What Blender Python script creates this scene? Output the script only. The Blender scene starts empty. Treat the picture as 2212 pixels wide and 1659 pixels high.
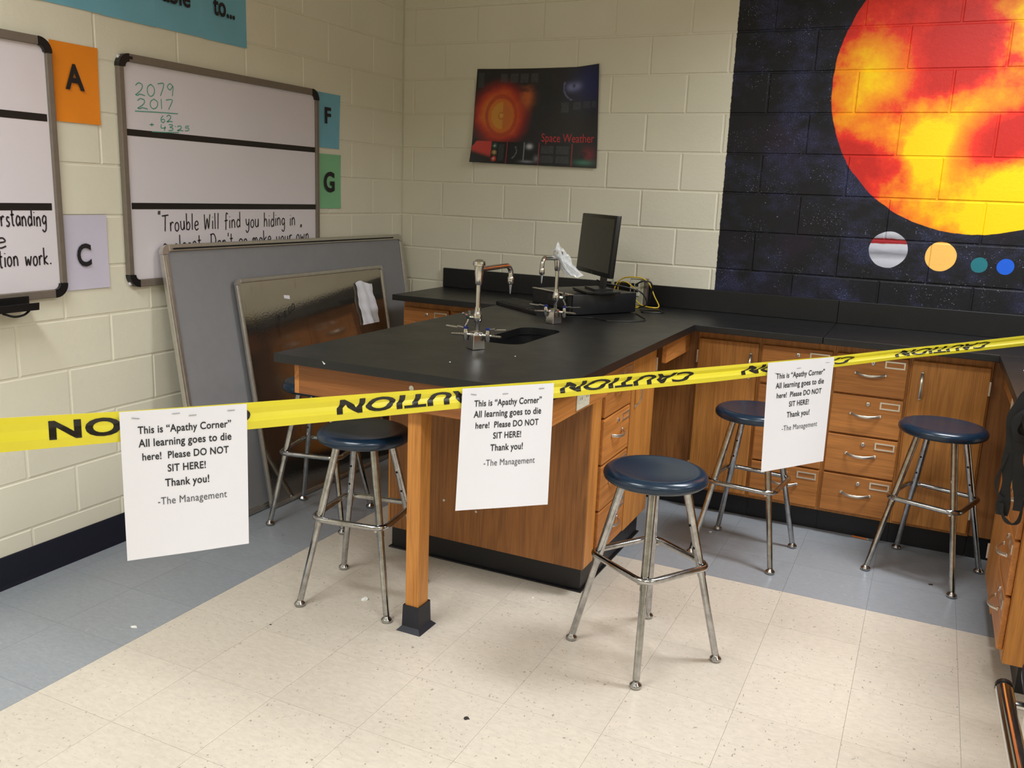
import bpy, bmesh, math, random
from math import sin, cos, pi, sqrt, radians
from mathutils import Vector, Matrix
random.seed(7)
scene = bpy.context.scene
COL = scene.collection

# ------------------------------------------------------------------ camera
RX = ((0.9006527, 0.1267767, -0.4156349), (0.4327718, -0.1755065, 0.8842545), (0.0391562, -0.9762813, -0.2129358))
CP = (2.8922, -4.5138, 1.4757)
cam_d = bpy.data.cameras.new('camera'); cam = bpy.data.objects.new('camera', cam_d); COL.objects.link(cam)
cam_d.sensor_width = 36; cam_d.lens = 36*1896.306/2212; cam_d.clip_start = 0.02
cam.matrix_world = Matrix(((RX[0][0], -RX[0][1], -RX[0][2], CP[0]), (RX[1][0], -RX[1][1], -RX[1][2], CP[1]),
                           (RX[2][0], -RX[2][1], -RX[2][2], CP[2]), (0, 0, 0, 1)))
scene.camera = cam
# ------------------------------------------------------------------ world, lights, exposure
w = bpy.data.worlds.new('world'); scene.world = w; w.use_nodes = True
w.node_tree.nodes['Background'].inputs[0].default_value = (0.9, 0.88, 0.8, 1)
w.node_tree.nodes['Background'].inputs[1].default_value = 0.05
scene.view_settings.view_transform = 'Standard'; scene.view_settings.look = 'None'
scene.view_settings.exposure = 0.0; scene.view_settings.gamma = 1; scene.view_settings.use_curve_mapping = False
CEIL = 2.844
LAMPS = [(3.35, -1.15, 54), (5.8, -1.15, 34), (1.0, -3.6, 38), (3.4, -3.6, 28), (5.8, -3.6, 34), (1.0, -6.0, 26), (3.4, -6.0, 30), (5.8, -6.0, 26)]
for i, (x, y, p) in enumerate(LAMPS):
    ld = bpy.data.lights.new('ceiling_lamp', 'AREA'); ld.shape = 'RECTANGLE'; ld.size = 1.12; ld.size_y = 0.34
    ld.energy = p; ld.color = (0.90, 0.945, 1.0); ld.spread = radians(152)
    lo = bpy.data.objects.new('ceiling_lamp', ld); COL.objects.link(lo); lo.location = (x, y, CEIL - 0.035)

# ------------------------------------------------------------------ helpers
OFF = {}
def srgb(r, g, b):
    f = lambda c: (c/255)/12.92 if c/255 <= 0.04045 else (((c/255)+0.055)/1.055)**2.4
    return (f(r), f(g), f(b), 1)
class N:
    """tiny node-tree builder"""
    def __init__(s, name):
        s.m = bpy.data.materials.new(name); s.m.use_nodes = True; s.t = s.m.node_tree; s.n = s.t.nodes; s.l = s.t.links
        s.b = s.n['Principled BSDF']
    def new(s, ty, **k):
        o = s.n.new(ty)
        for a, v in k.items(): setattr(o, a, v)
        return o
    def link(s, a, b): s.l.new(a, b)
    def val(s, sock, v):
        if isinstance(v, (int, float, tuple)): sock.default_value = v
        else: s.link(v, sock)
    def math(s, op, a, b=None, c=None, clamp=False):
        o = s.new('ShaderNodeMath', operation=op); o.use_clamp = clamp
        s.val(o.inputs[0], a)
        if b is not None: s.val(o.inputs[1], b)
        if c is not None: s.val(o.inputs[2], c)
        return o.outputs[0]
    def noise(s, vec, scale, detail=2, rough=0.5, dist=0.0):
        o = s.new('ShaderNodeTexNoise'); s.link(vec, o.inputs['Vector']); o.inputs['Scale'].default_value = scale
        o.inputs['Detail'].default_value = detail; o.inputs['Roughness'].default_value = rough; o.inputs['Distortion'].default_value = dist
        return o.outputs['Fac']
    def mix(s, fac, a, b, blend='MIX'):
        o = s.new('ShaderNodeMix', data_type='RGBA', blend_type=blend)
        s.val(o.inputs[0], fac); s.val(o.inputs[6], a); s.val(o.inputs[7], b)
        return o.outputs[2]
    def ramp(s, fac, stops, interp='LINEAR'):
        o = s.new('ShaderNodeValToRGB'); o.color_ramp.interpolation = interp
        e = o.color_ramp.elements
        while len(e) < len(stops): e.new(0.5)
        for i, (p, c) in enumerate(stops): e[i].position = p; e[i].color = c
        s.link(fac, o.inputs[0]); return o.outputs[0]
    def sm(s, v, lo, hi):
        o = s.new('ShaderNodeMapRange', interpolation_type='SMOOTHSTEP'); s.val(o.inputs[0], v)
        o.inputs[1].default_value = lo; o.inputs[2].default_value = hi; return o.outputs[0]
    def mapping(s, vec, sc=(1, 1, 1), rot=(0, 0, 0)):
        o = s.new('ShaderNodeMapping'); s.link(vec, o.inputs[0]); o.inputs['Scale'].default_value = sc; o.inputs['Rotation'].default_value = rot
        return o.outputs[0]
    def bump(s, h, strength=0.2, dist=0.002):
        o = s.new('ShaderNodeBump'); s.link(h, o.inputs['Height']); o.inputs['Strength'].default_value = strength
        o.inputs['Distance'].default_value = dist; s.link(o.outputs[0], s.b.inputs['Normal'])
    def pos(s): return s.new('ShaderNodeNewGeometry').outputs['Position']
    def obj(s): return s.new('ShaderNodeTexCoord').outputs['Object']
    def rnd(s): return s.new('ShaderNodeObjectInfo').outputs['Random']
    def sep(s, v):
        o = s.new('ShaderNodeSeparateXYZ'); s.link(v, o.inputs[0]); return o.outputs
    def fin(s, col=None, rough=0.5, metal=0.0, spec=None, **k):
        if col is not None: s.val(s.b.inputs['Base Color'], col)
        s.val(s.b.inputs['Roughness'], rough); s.val(s.b.inputs['Metallic'], metal)
        if spec is not None: s.b.inputs['Specular IOR Level'].default_value = spec
        for a, v in k.items(): s.val(s.b.inputs[a], v)
        return s.m
def plain(name, rgb, rough=0.5, metal=0.0, var=0.06, sc=40, **k):
    n = N(name); f = n.noise(n.obj(), sc, 3)
    c = srgb(*rgb); d = tuple(x*(1-var) for x in c[:3])+(1,)
    l = tuple(min(1, x*(1+var)) for x in c[:3])+(1,)
    r = n.math('ADD', n.math('MULTIPLY', f, 0.12), rough-0.06)
    return n.fin(n.ramp(f, [(0.3, d), (0.7, l)]), r, metal, **k)

def obj(name, bm, m, parent=None, smooth=False, off=None, **props):
    me = bpy.data.meshes.new(name)
    if off is None: off = OFF.get(parent, Vector((0, 0, 0))) if parent else Vector((0, 0, 0))
    if off.length > 0: bmesh.ops.translate(bm, verts=bm.verts, vec=-off)
    bmesh.ops.recalc_face_normals(bm, faces=bm.faces)
    bm.to_mesh(me); bm.free()
    for mm in (m if isinstance(m, (list, tuple)) else [m]): me.materials.append(mm)
    if smooth:
        me.polygons.foreach_set('use_smooth', [True]*len(me.polygons))
        try: me.set_sharp_from_angle(angle=radians(smooth if smooth is not True else 40))
        except Exception: pass
    o = bpy.data.objects.new(name, me); COL.objects.link(o)
    if parent: o.parent = parent; OFF[o] = off
    for a, v in props.items(): o[a] = v
    return o
def thing(name, label, cat, loc=(0, 0, 0), rz=0, group=None, local=False):
    o = bpy.data.objects.new(name, None); COL.objects.link(o); o.location = loc; o.rotation_euler = (0, 0, rz)
    o.empty_display_size = 0.05; o['label'] = label; o['category'] = cat
    if group: o['group'] = group
    OFF[o] = Vector((0, 0, 0)) if local else Vector(loc)
    return o
def tag(o, label, cat, group=None):
    o['label'] = label; o['category'] = cat
    if group: o['group'] = group
    return o
def single(name, bm, m, loc, label, cat, group=None, smooth=False):
    o = obj(name, bm, m, None, smooth, off=Vector(loc)); o.location = loc
    return tag(o, label, cat, group)
def dup(root, loc, rz, label, group=None):
    r = root.copy(); COL.objects.link(r); r.location = loc; r.rotation_euler = (0, 0, rz); r['label'] = label
    if group: r['group'] = group
    for ch in list(root.children):
        c = ch.copy(); COL.objects.link(c); c.parent = r
        for g in ch.children:
            d = g.copy(); COL.objects.link(d); d.parent = c
    return r
def B(): return bmesh.new()
IDM = lambda a, b, d: (a, b, d)
def box(bm, x0, x1, y0, y1, z0, z1, bev=0, seg=2, mp=None):
    t = bmesh.new()
    vs = [t.verts.new((x, y, z)) for x in (x0, x1) for y in (y0, y1) for z in (z0, z1)]
    for f in ((0, 1, 3, 2), (4, 6, 7, 5), (0, 4, 5, 1), (2, 3, 7, 6), (0, 2, 6, 4), (1, 5, 7, 3)): t.faces.new([vs[i] for i in f])
    if bev: bmesh.ops.bevel(t, geom=t.edges[:], offset=bev, segments=seg, profile=0.5, affect='EDGES')
    merge(bm, t, mp); return bm
def merge(bm, t, mp=None):
    vm = {}
    for v in t.verts: vm[v] = bm.verts.new(mp(*v.co) if mp else v.co)
    for f in t.faces:
        try: nf = bm.faces.new([vm[v] for v in f.verts]); nf.material_index = f.material_index
        except ValueError: pass
    t.free()
def prism(bm, poly, d0, d1, mp=IDM):
    a = [bm.verts.new(mp(p[0], p[1], d0)) for p in poly]; b = [bm.verts.new(mp(p[0], p[1], d1)) for p in poly]
    bm.faces.new(a); bm.faces.new(b[::-1]); n = len(poly)
    for i in range(n): bm.faces.new((a[i], a[(i+1) % n], b[(i+1) % n], b[i]))
def tube(bm, pts, r, seg=10, closed=False, ry=None, up=None, caps=True):
    """sweep an (elliptical) section along pts; r may be a list"""
    pts = [Vector(p) for p in pts]; n = len(pts); rings = []
    prev = None
    for i, p in enumerate(pts):
        if closed: t = pts[(i+1) % n]-pts[i-1]
        else: t = pts[min(i+1, n-1)]-pts[max(i-1, 0)]
        t.normalize()
        if up is not None: u = Vector(up)-t*Vector(up).dot(t)
        elif prev is None: u = Vector((0, 0, 1)) if abs(t.z) < 0.9 else Vector((1, 0, 0)); u = u-t*u.dot(t)
        else: u = prev-t*prev.dot(t)
        u.normalize(); prev = u; v = t.cross(u)
        ra = r[i] if isinstance(r, (list, tuple)) else r
        rb = ra if ry is None else ry
        rings.append([bm.verts.new(p+u*ra*cos(2*pi*k/seg)+v*rb*sin(2*pi*k/seg)) for k in range(seg)])
    for i in range(n if closed else n-1):
        a, b = rings[i], rings[(i+1) % n]
        for k in range(seg): bm.faces.new((a[k], a[(k+1) % seg], b[(k+1) % seg], b[k]))
    if caps and not closed: bm.faces.new(rings[0][::-1]); bm.faces.new(rings[-1])
    return bm
def lathe(bm, prof, seg=24, c=(0, 0, 0), axis='z', mp=None):
    rings = []
    for r, z in prof:
        if r < 1e-6: rings.append([bm.verts.new(P3(0, 0, z, c, axis, mp))])
        else: rings.append([bm.verts.new(P3(r*cos(2*pi*k/seg), r*sin(2*pi*k/seg), z, c, axis, mp)) for k in range(seg)])
    for a, b in zip(rings, rings[1:]):
        for k in range(seg):
            q = [a[k % len(a)], a[(k+1) % seg % len(a)], b[(k+1) % seg % len(b)], b[k % len(b)]]
            u = []
            for v in q:
                if v not in u: u.append(v)
            if len(u) > 2:
                try: bm.faces.new(u)
                except ValueError: pass
    if len(rings[0]) > 1: bm.faces.new(rings[0])
    if len(rings[-1]) > 1: bm.faces.new(rings[-1])
    return bm
def P3(x, y, z, c, axis, mp):
    if mp: return mp(x, y, z)
    p = {'z': (x, y, z), 'x': (z, x, y), 'y': (y, z, x)}[axis]
    return (c[0]+p[0], c[1]+p[1], c[2]+p[2])
def cr(pts, n=6, closed=False):
    """Catmull-Rom resample"""
    P = [Vector(p) for p in pts]; out = []; m = len(P)
    for i in range(m if closed else m-1):
        p1, p2 = P[i], P[(i+1) % m]
        p0 = P[i-1] if (i > 0 or closed) else p1*2-p2
        p3 = P[(i+2) % m] if (i+2 < m or closed) else p2*2-p1
        for k in range(n):
            t = k/n
            out.append(0.5*((2*p1)+(p2-p0)*t+(2*p0-5*p1+4*p2-p3)*t*t+(3*p1-p0-3*p2+p3)*t**3))
    if not closed: out.append(P[-1])
    return out
def grid(bm, nu, nv, fn):
    V = [[bm.verts.new(fn(i/nu, j/nv)) for j in range(nv+1)] for i in range(nu+1)]
    for i in range(nu):
        for j in range(nv): bm.faces.new((V[i][j], V[i+1][j], V[i+1][j+1], V[i][j+1]))
    return V
def slab(bm, nu, nv, fn, th):
    """fn(u,v)->(point, normal): thin sheet with thickness"""
    f0 = lambda u, v: fn(u, v)[0]
    def f1(u, v):
        p, nn = fn(u, v); return Vector(p)-Vector(nn)*th
    A = grid(bm, nu, nv, f0); C_ = grid(bm, nu, nv, f1)
    for i in range(nu):
        for j in (0, nv): bm.faces.new((A[i][j], A[i+1][j], C_[i+1][j], C_[i][j]))
    for j in range(nv):
        for i in (0, nu): bm.faces.new((A[i][j], A[i][j+1], C_[i][j+1], C_[i][j]))
    return bm
def text_bm(body, size=1.0, bold=0.0, sx=1.0, align='LEFT', spacing=1.0, cuts=()):
    """returns a bmesh of flat lettering in its own xy plane"""
    c = bpy.data.curves.new('lettering', 'FONT'); c.body = body; c.size = size; c.offset = bold; c.align_x = align
    c.space_character = spacing; c.resolution_u = 4
    o = bpy.data.objects.new('lettering', c); COL.objects.link(o)
    me = bpy.data.meshes.new_from_object(o.evaluated_get(bpy.context.evaluated_depsgraph_get()))
    bm = bmesh.new(); bm.from_mesh(me); bpy.data.objects.remove(o); bpy.data.curves.remove(c); bpy.data.meshes.remove(me)
    for v in bm.verts: v.co.x *= sx
    for y in cuts:
        bmesh.ops.bisect_plane(bm, geom=bm.verts[:]+bm.edges[:]+bm.faces[:], plane_co=(0, y, 0), plane_no=(0, 1, 0))
    return bm
def bb(bm):
    xs = [v.co.x for v in bm.verts]; ys = [v.co.y for v in bm.verts]; return min(xs), max(xs), min(ys), max(ys)
def put_text(name, bm, fn, m, parent):
    for v in bm.verts: v.co = Vector(fn(v.co.x, v.co.y))
    me_off = OFF.get(parent, Vector((0, 0, 0)))
    me = bpy.data.meshes.new(name)
    bmesh.ops.translate(bm, verts=bm.verts, vec=-me_off); bm.to_mesh(me); bm.free(); me.materials.append(m)
    o = bpy.data.objects.new(name, me); COL.objects.link(o); o.parent = parent; OFF[o] = me_off
    return o
def strokes(bm, polys, w, fn):
    """flat marker strokes: polys of (a,b); fn(a,b)->xyz"""
    for pl in polys:
        P = [Vector((p[0], p[1])) for p in pl]
        L, R_ = [], []
        for i, p in enumerate(P):
            t = P[min(i+1, len(P)-1)]-P[max(i-1, 0)]
            if t.length < 1e-9: t = Vector((1, 0))
            t.normalize(); nn = Vector((-t.y, t.x))*w/2
            L.append(bm.verts.new(fn(*(p+nn)))); R_.append(bm.verts.new(fn(*(p-nn))))
        for i in range(len(P)-1):
            try: bm.faces.new((L[i], R_[i], R_[i+1], L[i+1]))
            except ValueError: pass
# ------------------------------------------------------------------ materials
def wood(name, axis, tone=(176, 112, 50), dark=(132, 76, 30)):
    n = N(name); o = n.obj(); r = n.rnd()
    off = n.new('ShaderNodeVectorMath', operation='ADD'); n.link(o, off.inputs[0])
    cmb = n.new('ShaderNodeCombineXYZ'); k = n.math('MULTIPLY', r, 37.0)
    for i in range(3): n.link(k, cmb.inputs[i])
    n.link(cmb.outputs[0], off.inputs[1]); v = off.outputs[0]
    s = [11, 11, 11]; s['xyz'.index(axis)] = 0.7
    big = n.noise(n.mapping(v, tuple(s)), 1.0, 3, 0.55, 0.6)
    rings = n.math('FRACT', n.math('MULTIPLY', big, 6.0))
    rings = n.sm(n.math('ABSOLUTE', n.math('SUBTRACT', rings, 0.5)), 0.0, 0.5)
    s2 = [240, 240, 240]; s2['xyz'.index(axis)] = 7
    pore = n.noise(n.mapping(v, tuple(s2)), 1.0, 2, 0.6)
    f = n.math('ADD', n.math('MULTIPLY', rings, 0.22), n.math('MULTIPLY', pore, 0.82))
    c = n.ramp(f, [(0.20, srgb(*dark)), (0.60, srgb(*tone)), (0.95, srgb(*[min(255, int(x*1.12)) for x in tone]))])
    bright = n.math('ADD', 0.93, n.math('MULTIPLY', r, 0.14))
    c = n.mix(1.0, c, n.comb3(bright), 'MULTIPLY')
    n.bump(pore, 0.15, 0.0006)
    return n.fin(c, 0.42, 0, spec=0.4)
def _comb3(s, v):
    o = s.new('ShaderNodeCombineColor')
    for i in range(3): s.link(v, o.inputs[i])
    return o.outputs[0]
N.comb3 = _comb3
M = {}
M['wood_v'] = wood('oak_vertical_grain', 'z', (196, 132, 64), (160, 102, 46))
M['wood_x'] = wood('oak_horizontal_grain', 'x', (190, 124, 62), (156, 98, 46))
M['wood_apron_shaded'] = wood('oak_apron_shaded', 'x', (144, 90, 46), (116, 70, 36))  # darkened oak: shade on the front apron is put into the colour
M['wood_y'] = wood('oak_cross_grain', 'y', (190, 124, 62), (156, 98, 46))
M['wood_dark'] = wood('oak_panel_dark', 'z', (160, 105, 56), (124, 78, 40))  # darker oak tone for the island and knee space panels

def wall_mat(mural):
    n = N('painted_block_mural' if mural else 'painted_block'); p = n.pos(); s = n.sep(p)
    fine = n.noise(p, 260, 3, 0.6); mid = n.noise(p, 55, 3, 0.6); big = n.noise(p, 2.2, 2)
    cream = n.ramp(big, [(0.3, srgb(224, 218, 197)), (0.7, srgb(230, 224, 203))])
    col = cream; rough = n.math('ADD', 0.45, n.math('MULTIPLY', fine, 0.1))
    if mural:
        x, z = s[0], s[2]
        edge = n.math('ADD', x, n.math('MULTIPLY', n.math('SUBTRACT', n.noise(p, 60, 3), 0.5), 0.009))
        m_mask = n.sm(edge, 1.8925, 1.896)
        # night sky with sprayed stars
        neb = n.noise(p, 3.3, 4, 0.6); neb2 = n.noise(n.mapping(p, (1, 1, 1.6)), 7.5, 5, 0.65)
        cl = n.sm(n.math('MULTIPLY', neb, neb2), 0.20, 0.38)
        grit = n.noise(p, 210, 3, 0.7)
        sky = n.mix(n.math('MULTIPLY', cl, n.sm(grit, 0.38, 0.72)), srgb(18, 18, 22), srgb(66, 70, 112))
        vo = n.new('ShaderNodeTexVoronoi'); n.link(p, vo.inputs['Vector']); vo.inputs['Scale'].default_value = 120
        vs = n.new('ShaderNodeTexVoronoi'); n.link(p, vs.inputs['Vector']); vs.inputs['Scale'].default_value = 34
        st = n.math('MULTIPLY', n.math('LESS_THAN', vo.outputs['Distance'], 0.22), n.sm(n.noise(p, 6, 3, 0.7), 0.48, 0.60))
        st2 = n.math('MULTIPLY', n.math('LESS_THAN', vs.outputs['Distance'], 0.10), n.sm(n.noise(p, 11, 2), 0.52, 0.6))
        vr = n.sep(vo.outputs['Color'])
        sky = n.mix(n.math('MULTIPLY', n.math('MAXIMUM', st, st2), n.math('POWER', vr[0], 2.2)), sky, srgb(140, 144, 168))
        pur = n.sm(n.noise(p, 2.1, 2), 0.55, 0.7)
        sky = n.mix(n.math('MULTIPLY', pur, 0.25), sky, srgb(58, 36, 62))
        # painted sun
        def dist(cx, cz, wob=0.0):
            dx = n.math('SUBTRACT', x, cx); dz = n.math('SUBTRACT', z, cz)
            d = n.math('SQRT', n.math('ADD', n.math('MULTIPLY', dx, dx), n.math('MULTIPLY', dz, dz)))
            if wob: d = n.math('ADD', d, n.math('MULTIPLY', n.math('SUBTRACT', n.noise(p, 16, 2), 0.5), wob))
            return d
        blobs = SUN_BLOBS
        warp = n.new('ShaderNodeTexNoise'); n.link(p, warp.inputs['Vector']); warp.inputs['Scale'].default_value = 5; warp.inputs['Detail'].default_value = 4
        wv = n.sep(warp.outputs['Color'])
        wx = n.math('ADD', x, n.math('MULTIPLY', n.math('SUBTRACT', wv[0], 0.5), 0.22))
        wz = n.math('ADD', z, n.math('MULTIPLY', n.math('SUBTRACT', wv[1], 0.5), 0.22))
        tot = n.math('ADD', 0.10, n.math('MULTIPLY', n.math('SUBTRACT', n.noise(p, 10, 5, 0.7), 0.5), 0.8))
        for bx, bz, br, am in blobs:
            dx = n.math('DIVIDE', n.math('SUBTRACT', wx, bx), br); dz = n.math('DIVIDE', n.math('SUBTRACT', wz, bz), br)
            q = n.math('ADD', n.math('MULTIPLY', dx, dx), n.math('MULTIPLY', dz, dz))
            g = n.math('MULTIPLY', n.math('EXPONENT', n.math('MULTIPLY', q, -1.0)), am)
            tot = n.math('ADD', tot, g)
        sunc = n.ramp(tot, [(0.0, srgb(196, 38, 28)), (0.22, srgb(232, 52, 34)), (0.40, srgb(240, 120, 26)), (0.62, srgb(248, 160, 22)), (0.85, srgb(255, 205, 8))])
        sky = n.mix(n.math('SUBTRACT', 1.0, n.sm(dist(3.018, 2.03, 0.012), 0.657, 0.661)), sky, sunc)
        # planets
        jb = n.math('ADD', z, n.math('MULTIPLY', n.math('SUBTRACT', n.noise(n.mapping(p, (14, 1, 60)), 1, 3), 0.5), 0.02))
        jup = n.ramp(n.math('MULTIPLY', n.math('SUBTRACT', jb, 1.19), 5.6),
                     [(0.0, srgb(170, 170, 178)), (0.25, srgb(196, 196, 204)), (0.42, srgb(128, 128, 134)), (0.55, srgb(190, 190, 200)),
                      (0.66, srgb(200, 200, 206)), (0.69, srgb(150, 28, 34)), (0.79, srgb(150, 28, 34)), (0.82, srgb(150, 150, 158)), (1.0, srgb(206, 206, 212))])
        for cx, cz, rr, cc in ((2.69, 1.283, 0.084, jup), (2.915, 1.266, 0.066, srgb(250, 192, 98)), (3.076, 1.238, 0.034, srgb(34, 112, 122)), (3.181, 1.238, 0.035, srgb(26, 92, 206))):
            sky = n.mix(n.math('SUBTRACT', 1.0, n.sm(dist(cx, cz, 0.006), rr-0.001, rr+0.001)), sky, cc)
        col = n.mix(m_mask, cream, sky)
    h = n.math('ADD', n.math('MULTIPLY', fine, 0.5), mid)
    n.bump(h, 0.35, 0.0022)
    return n.fin(col, rough, 0, spec=0.35)
SUN_BLOBS = [(2.53, 2.14, .13, .50), (2.47, 1.98, .12, .45), (2.60, 2.05, .10, .28), (2.55, 1.80, .09, .35), (2.74, 1.83, .10, .42), (2.82, 1.75, .12, .85),
             (2.93, 1.90, .12, .50), (3.05, 1.97, .12, .40), (3.20, 2.30, .17, 1.1), (3.28, 2.15, .12, .9), (3.25, 1.96, .10, .45), (3.10, 1.52, .16, .75),
             (3.24, 1.52, .16, .9), (2.85, 1.63, .12, .45), (2.72, 1.52, .12, .30), (2.88, 1.43, .12, .35), (3.12, 1.40, .14, .7), (3.24, 1.40, .12, .8),
             (3.12, 1.78, .14, -.55), (2.93, 2.15, .18, -.35), (2.46, 1.66, .12, -.25), (3.09, 1.43, .03, -.6)]
M['wall'] = wall_mat(False); M['mural'] = wall_mat(True)
def tile_mat(name, base, fleck, fl2, streak=0.0):
    n = N(name); p = n.pos(); r = n.rnd()
    q = n.new('ShaderNodeVectorMath', operation='ADD'); n.link(p, q.inputs[0])
    cmb = n.new('ShaderNodeCombineXYZ'); n.link(n.math('MULTIPLY', r, 50), cmb.inputs[2]); n.link(cmb.outputs[0], q.inputs[1]); v = q.outputs[0]
    sm_ = n.noise(n.mapping(v, (1, 2.4, 1)), 38, 3, 0.6)
    lo = tuple(a*0.93 for a in srgb(*base)[:3])+(1,); hi = tuple(min(1, a*1.03) for a in srgb(*base)[:3])+(1,)
    c = n.ramp(sm_, [(0.35, lo), (0.65, hi)])
    f1 = n.sm(n.noise(n.mapping(v, (1, 1.8, 1)), 95, 2, 0.5), 0.66, 0.73)
    c = n.mix(n.math('MULTIPLY', f1, 0.55), c, srgb(*fleck))
    f2 = n.sm(n.noise(n.mapping(v, (1.7, 1, 1)), 70, 1, 0.5), 0.70, 0.76)
    c = n.mix(n.math('MULTIPLY', f2, 0.7), c, srgb(*fl2))
    dirt = n.sm(n.noise(p, 1.7, 4, 0.6), 0.45, 0.8)
    c = n.mix(n.math('MULTIPLY', dirt, 0.10), c, srgb(120, 108, 88))
    b2 = n.math('ADD', 0.975, n.math('MULTIPLY', r, 0.05)); c = n.mix(1.0, c, n.comb3(b2), 'MULTIPLY')
    ro = n.math('ADD', 0.22, n.math('MULTIPLY', n.noise(p, 9, 4, 0.6), 0.18))
    n.bump(n.noise(p, 14, 3), 0.05, 0.002)
    return n.fin(c, ro, 0, spec=0.45)
M['tile_cream'] = tile_mat('vinyl_tile_cream', (210, 199, 182), (172, 158, 134), (126, 118, 104))
M['tile_blue'] = tile_mat('vinyl_tile_blue', (150, 154, 158), (128, 132, 138), (176, 178, 178))
M['grout'] = plain('tile_joint', (112, 104, 90), 0.8)
M['cove'] = plain('navy_vinyl_base', (14, 16, 34), 0.4)
M['blackvinyl'] = plain('black_vinyl_base', (18, 18, 22), 0.42)
n = N('black_epoxy'); p = n.pos()
sc = n.sm(n.noise(n.mapping(p, (3, 22, 1)), 6, 4, 0.7), 0.55, 0.75)
cc = n.mix(n.math('MULTIPLY', sc, 0.25), srgb(21, 21, 22), srgb(42, 42, 40))
ro = n.math('ADD', 0.27, n.math('MULTIPLY', n.noise(p, 5, 5, 0.65), 0.2))
n.bump(n.noise(p, 420, 2), 0.06, 0.0005)
M['epoxy'] = n.fin(cc, ro, 0, spec=0.5)
M['chrome'] = plain('chrome', (206, 203, 198), 0.14, 1.0, 0.03)
n = N('worn_chrome'); p = n.obj()
M['stoolchrome'] = n.fin(n.ramp(n.noise(p, 30, 4, 0.7), [(0.35, srgb(158, 158, 158)), (0.7, srgb(200, 200, 200))]), n.math('ADD', 0.05, n.math('MULTIPLY', n.noise(p, 22, 4, 0.7), 0.16)), 1.0)
M['alu'] = plain('brushed_aluminium', (196, 192, 184), 0.34, 0.85, 0.05)
M['barb'] = plain('satin_barb', (120, 119, 116), 0.42, 0.9)
M['nickel'] = plain('pull_nickel', (214, 208, 196), 0.3, 0.9, 0.04)
M['seat'] = plain('navy_seat_plastic', (22, 42, 60), 0.24, 0, 0.08, 8, spec=0.55)
M['wbframe'] = plain('whiteboard_frame_metal', (128, 118, 106), 0.42, 0.35)
M['wb'] = plain('whiteboard_surface', (222, 215, 219), 0.2, 0, 0.012, 3)
M['blackplastic'] = plain('black_plastic', (17, 17, 18), 0.38)
M['blackgloss'] = plain('monitor_screen', (15, 16, 16), 0.22)
M['pcplastic'] = plain('computer_case', (24, 25, 28), 0.35)
M['darkhole'] = plain('dark_hole', (6, 6, 7), 0.8)
M['tapeblack'] = plain('black_tape', (24, 20, 16), 0.45)
M['ink'] = plain('printed_ink', (34, 34, 38), 0.6)
M['ink_grey'] = plain('printed_ink_light', (78, 78, 82), 0.6)
M['marker'] = plain('black_marker', (44, 38, 40), 0.5)
M['green'] = plain('green_marker', (72, 158, 138), 0.5)
M['letter'] = plain('letter_ink', (24, 20, 24), 0.6)
M['paper'] = plain('white_paper', (238, 237, 243), 0.6, 0, 0.01, 6)
M['orange'] = plain('orange_paper', (238, 138, 20), 0.6, 0, 0.05, 6)
M['lilac'] = plain('lilac_paper', (204, 198, 214), 0.6, 0, 0.02, 6)
M['bluepaper'] = plain('blue_paper', (116, 176, 196), 0.6, 0, 0.05, 5)
M['greenpaper'] = plain('green_paper', (130, 190, 142), 0.6, 0, 0.04, 5)
M['grayboard'] = plain('grey_board_back', (138, 137, 139), 0.6, 0, 0.03, 20)
M['tape'] = plain('caution_tape_yellow', (232, 218, 52), 0.34, 0, 0.03, 12)
M['tapeink'] = plain('caution_tape_ink', (26, 22, 14), 0.22)
M['navyboot'] = plain('rubber_leg_boot', (22, 24, 34), 0.5)
M['outlet'] = plain('outlet_cover', (214, 210, 190), 0.35)
M['raceway'] = plain('raceway_plastic', (176, 174, 146), 0.4)
M['yellowcable'] = plain('yellow_cable', (220, 182, 44), 0.4)
M['strap'] = plain('black_webbing', (11, 11, 12), 0.7)
M['scrap'] = plain('paper_scrap', (232, 230, 222), 0.7)
M['pencil'] = plain('pencil_orange', (216, 120, 44), 0.5)
M['gum'] = plain('dried_gum', (46, 40, 36), 0.8)
M['ceiling'] = plain('ceiling_tile', (226, 222, 210), 0.9)
M['staple'] = plain('staple_steel', (170, 170, 176), 0.35, 0.8)
M['redindex'] = plain('red_index', (170, 40, 30), 0.4)
M['blueindex'] = plain('blue_index', (20, 40, 110), 0.4)
M['greenindex'] = plain('green_index', (24, 70, 52), 0.4)
n = N('clear_bag'); p = n.obj()
M['bag'] = n.fin((0.93, 0.95, 0.97, 1), 0.12, 0, Alpha=n.math('ADD', 0.22, n.math('MULTIPLY', n.noise(p, 60, 3), 0.45)), spec=0.9)
n = N('stained_steel_sheet'); p = n.obj()
n.bump(n.noise(n.mapping(p, (1, 1, 1)), 120, 2), 0.25, 0.0006)
drip = n.sm(n.noise(n.mapping(p, (30, 30, 1.6)), 1.0, 3, 0.6), 0.62, 0.72)
M['steel'] = n.fin(n.mix(n.math('MULTIPLY', drip, 0.35), srgb(184, 176, 164), srgb(120, 106, 88)), n.math('ADD', 0.05, n.math('MULTIPLY', n.noise(p, 6, 4), 0.08)), 0.95)

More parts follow.
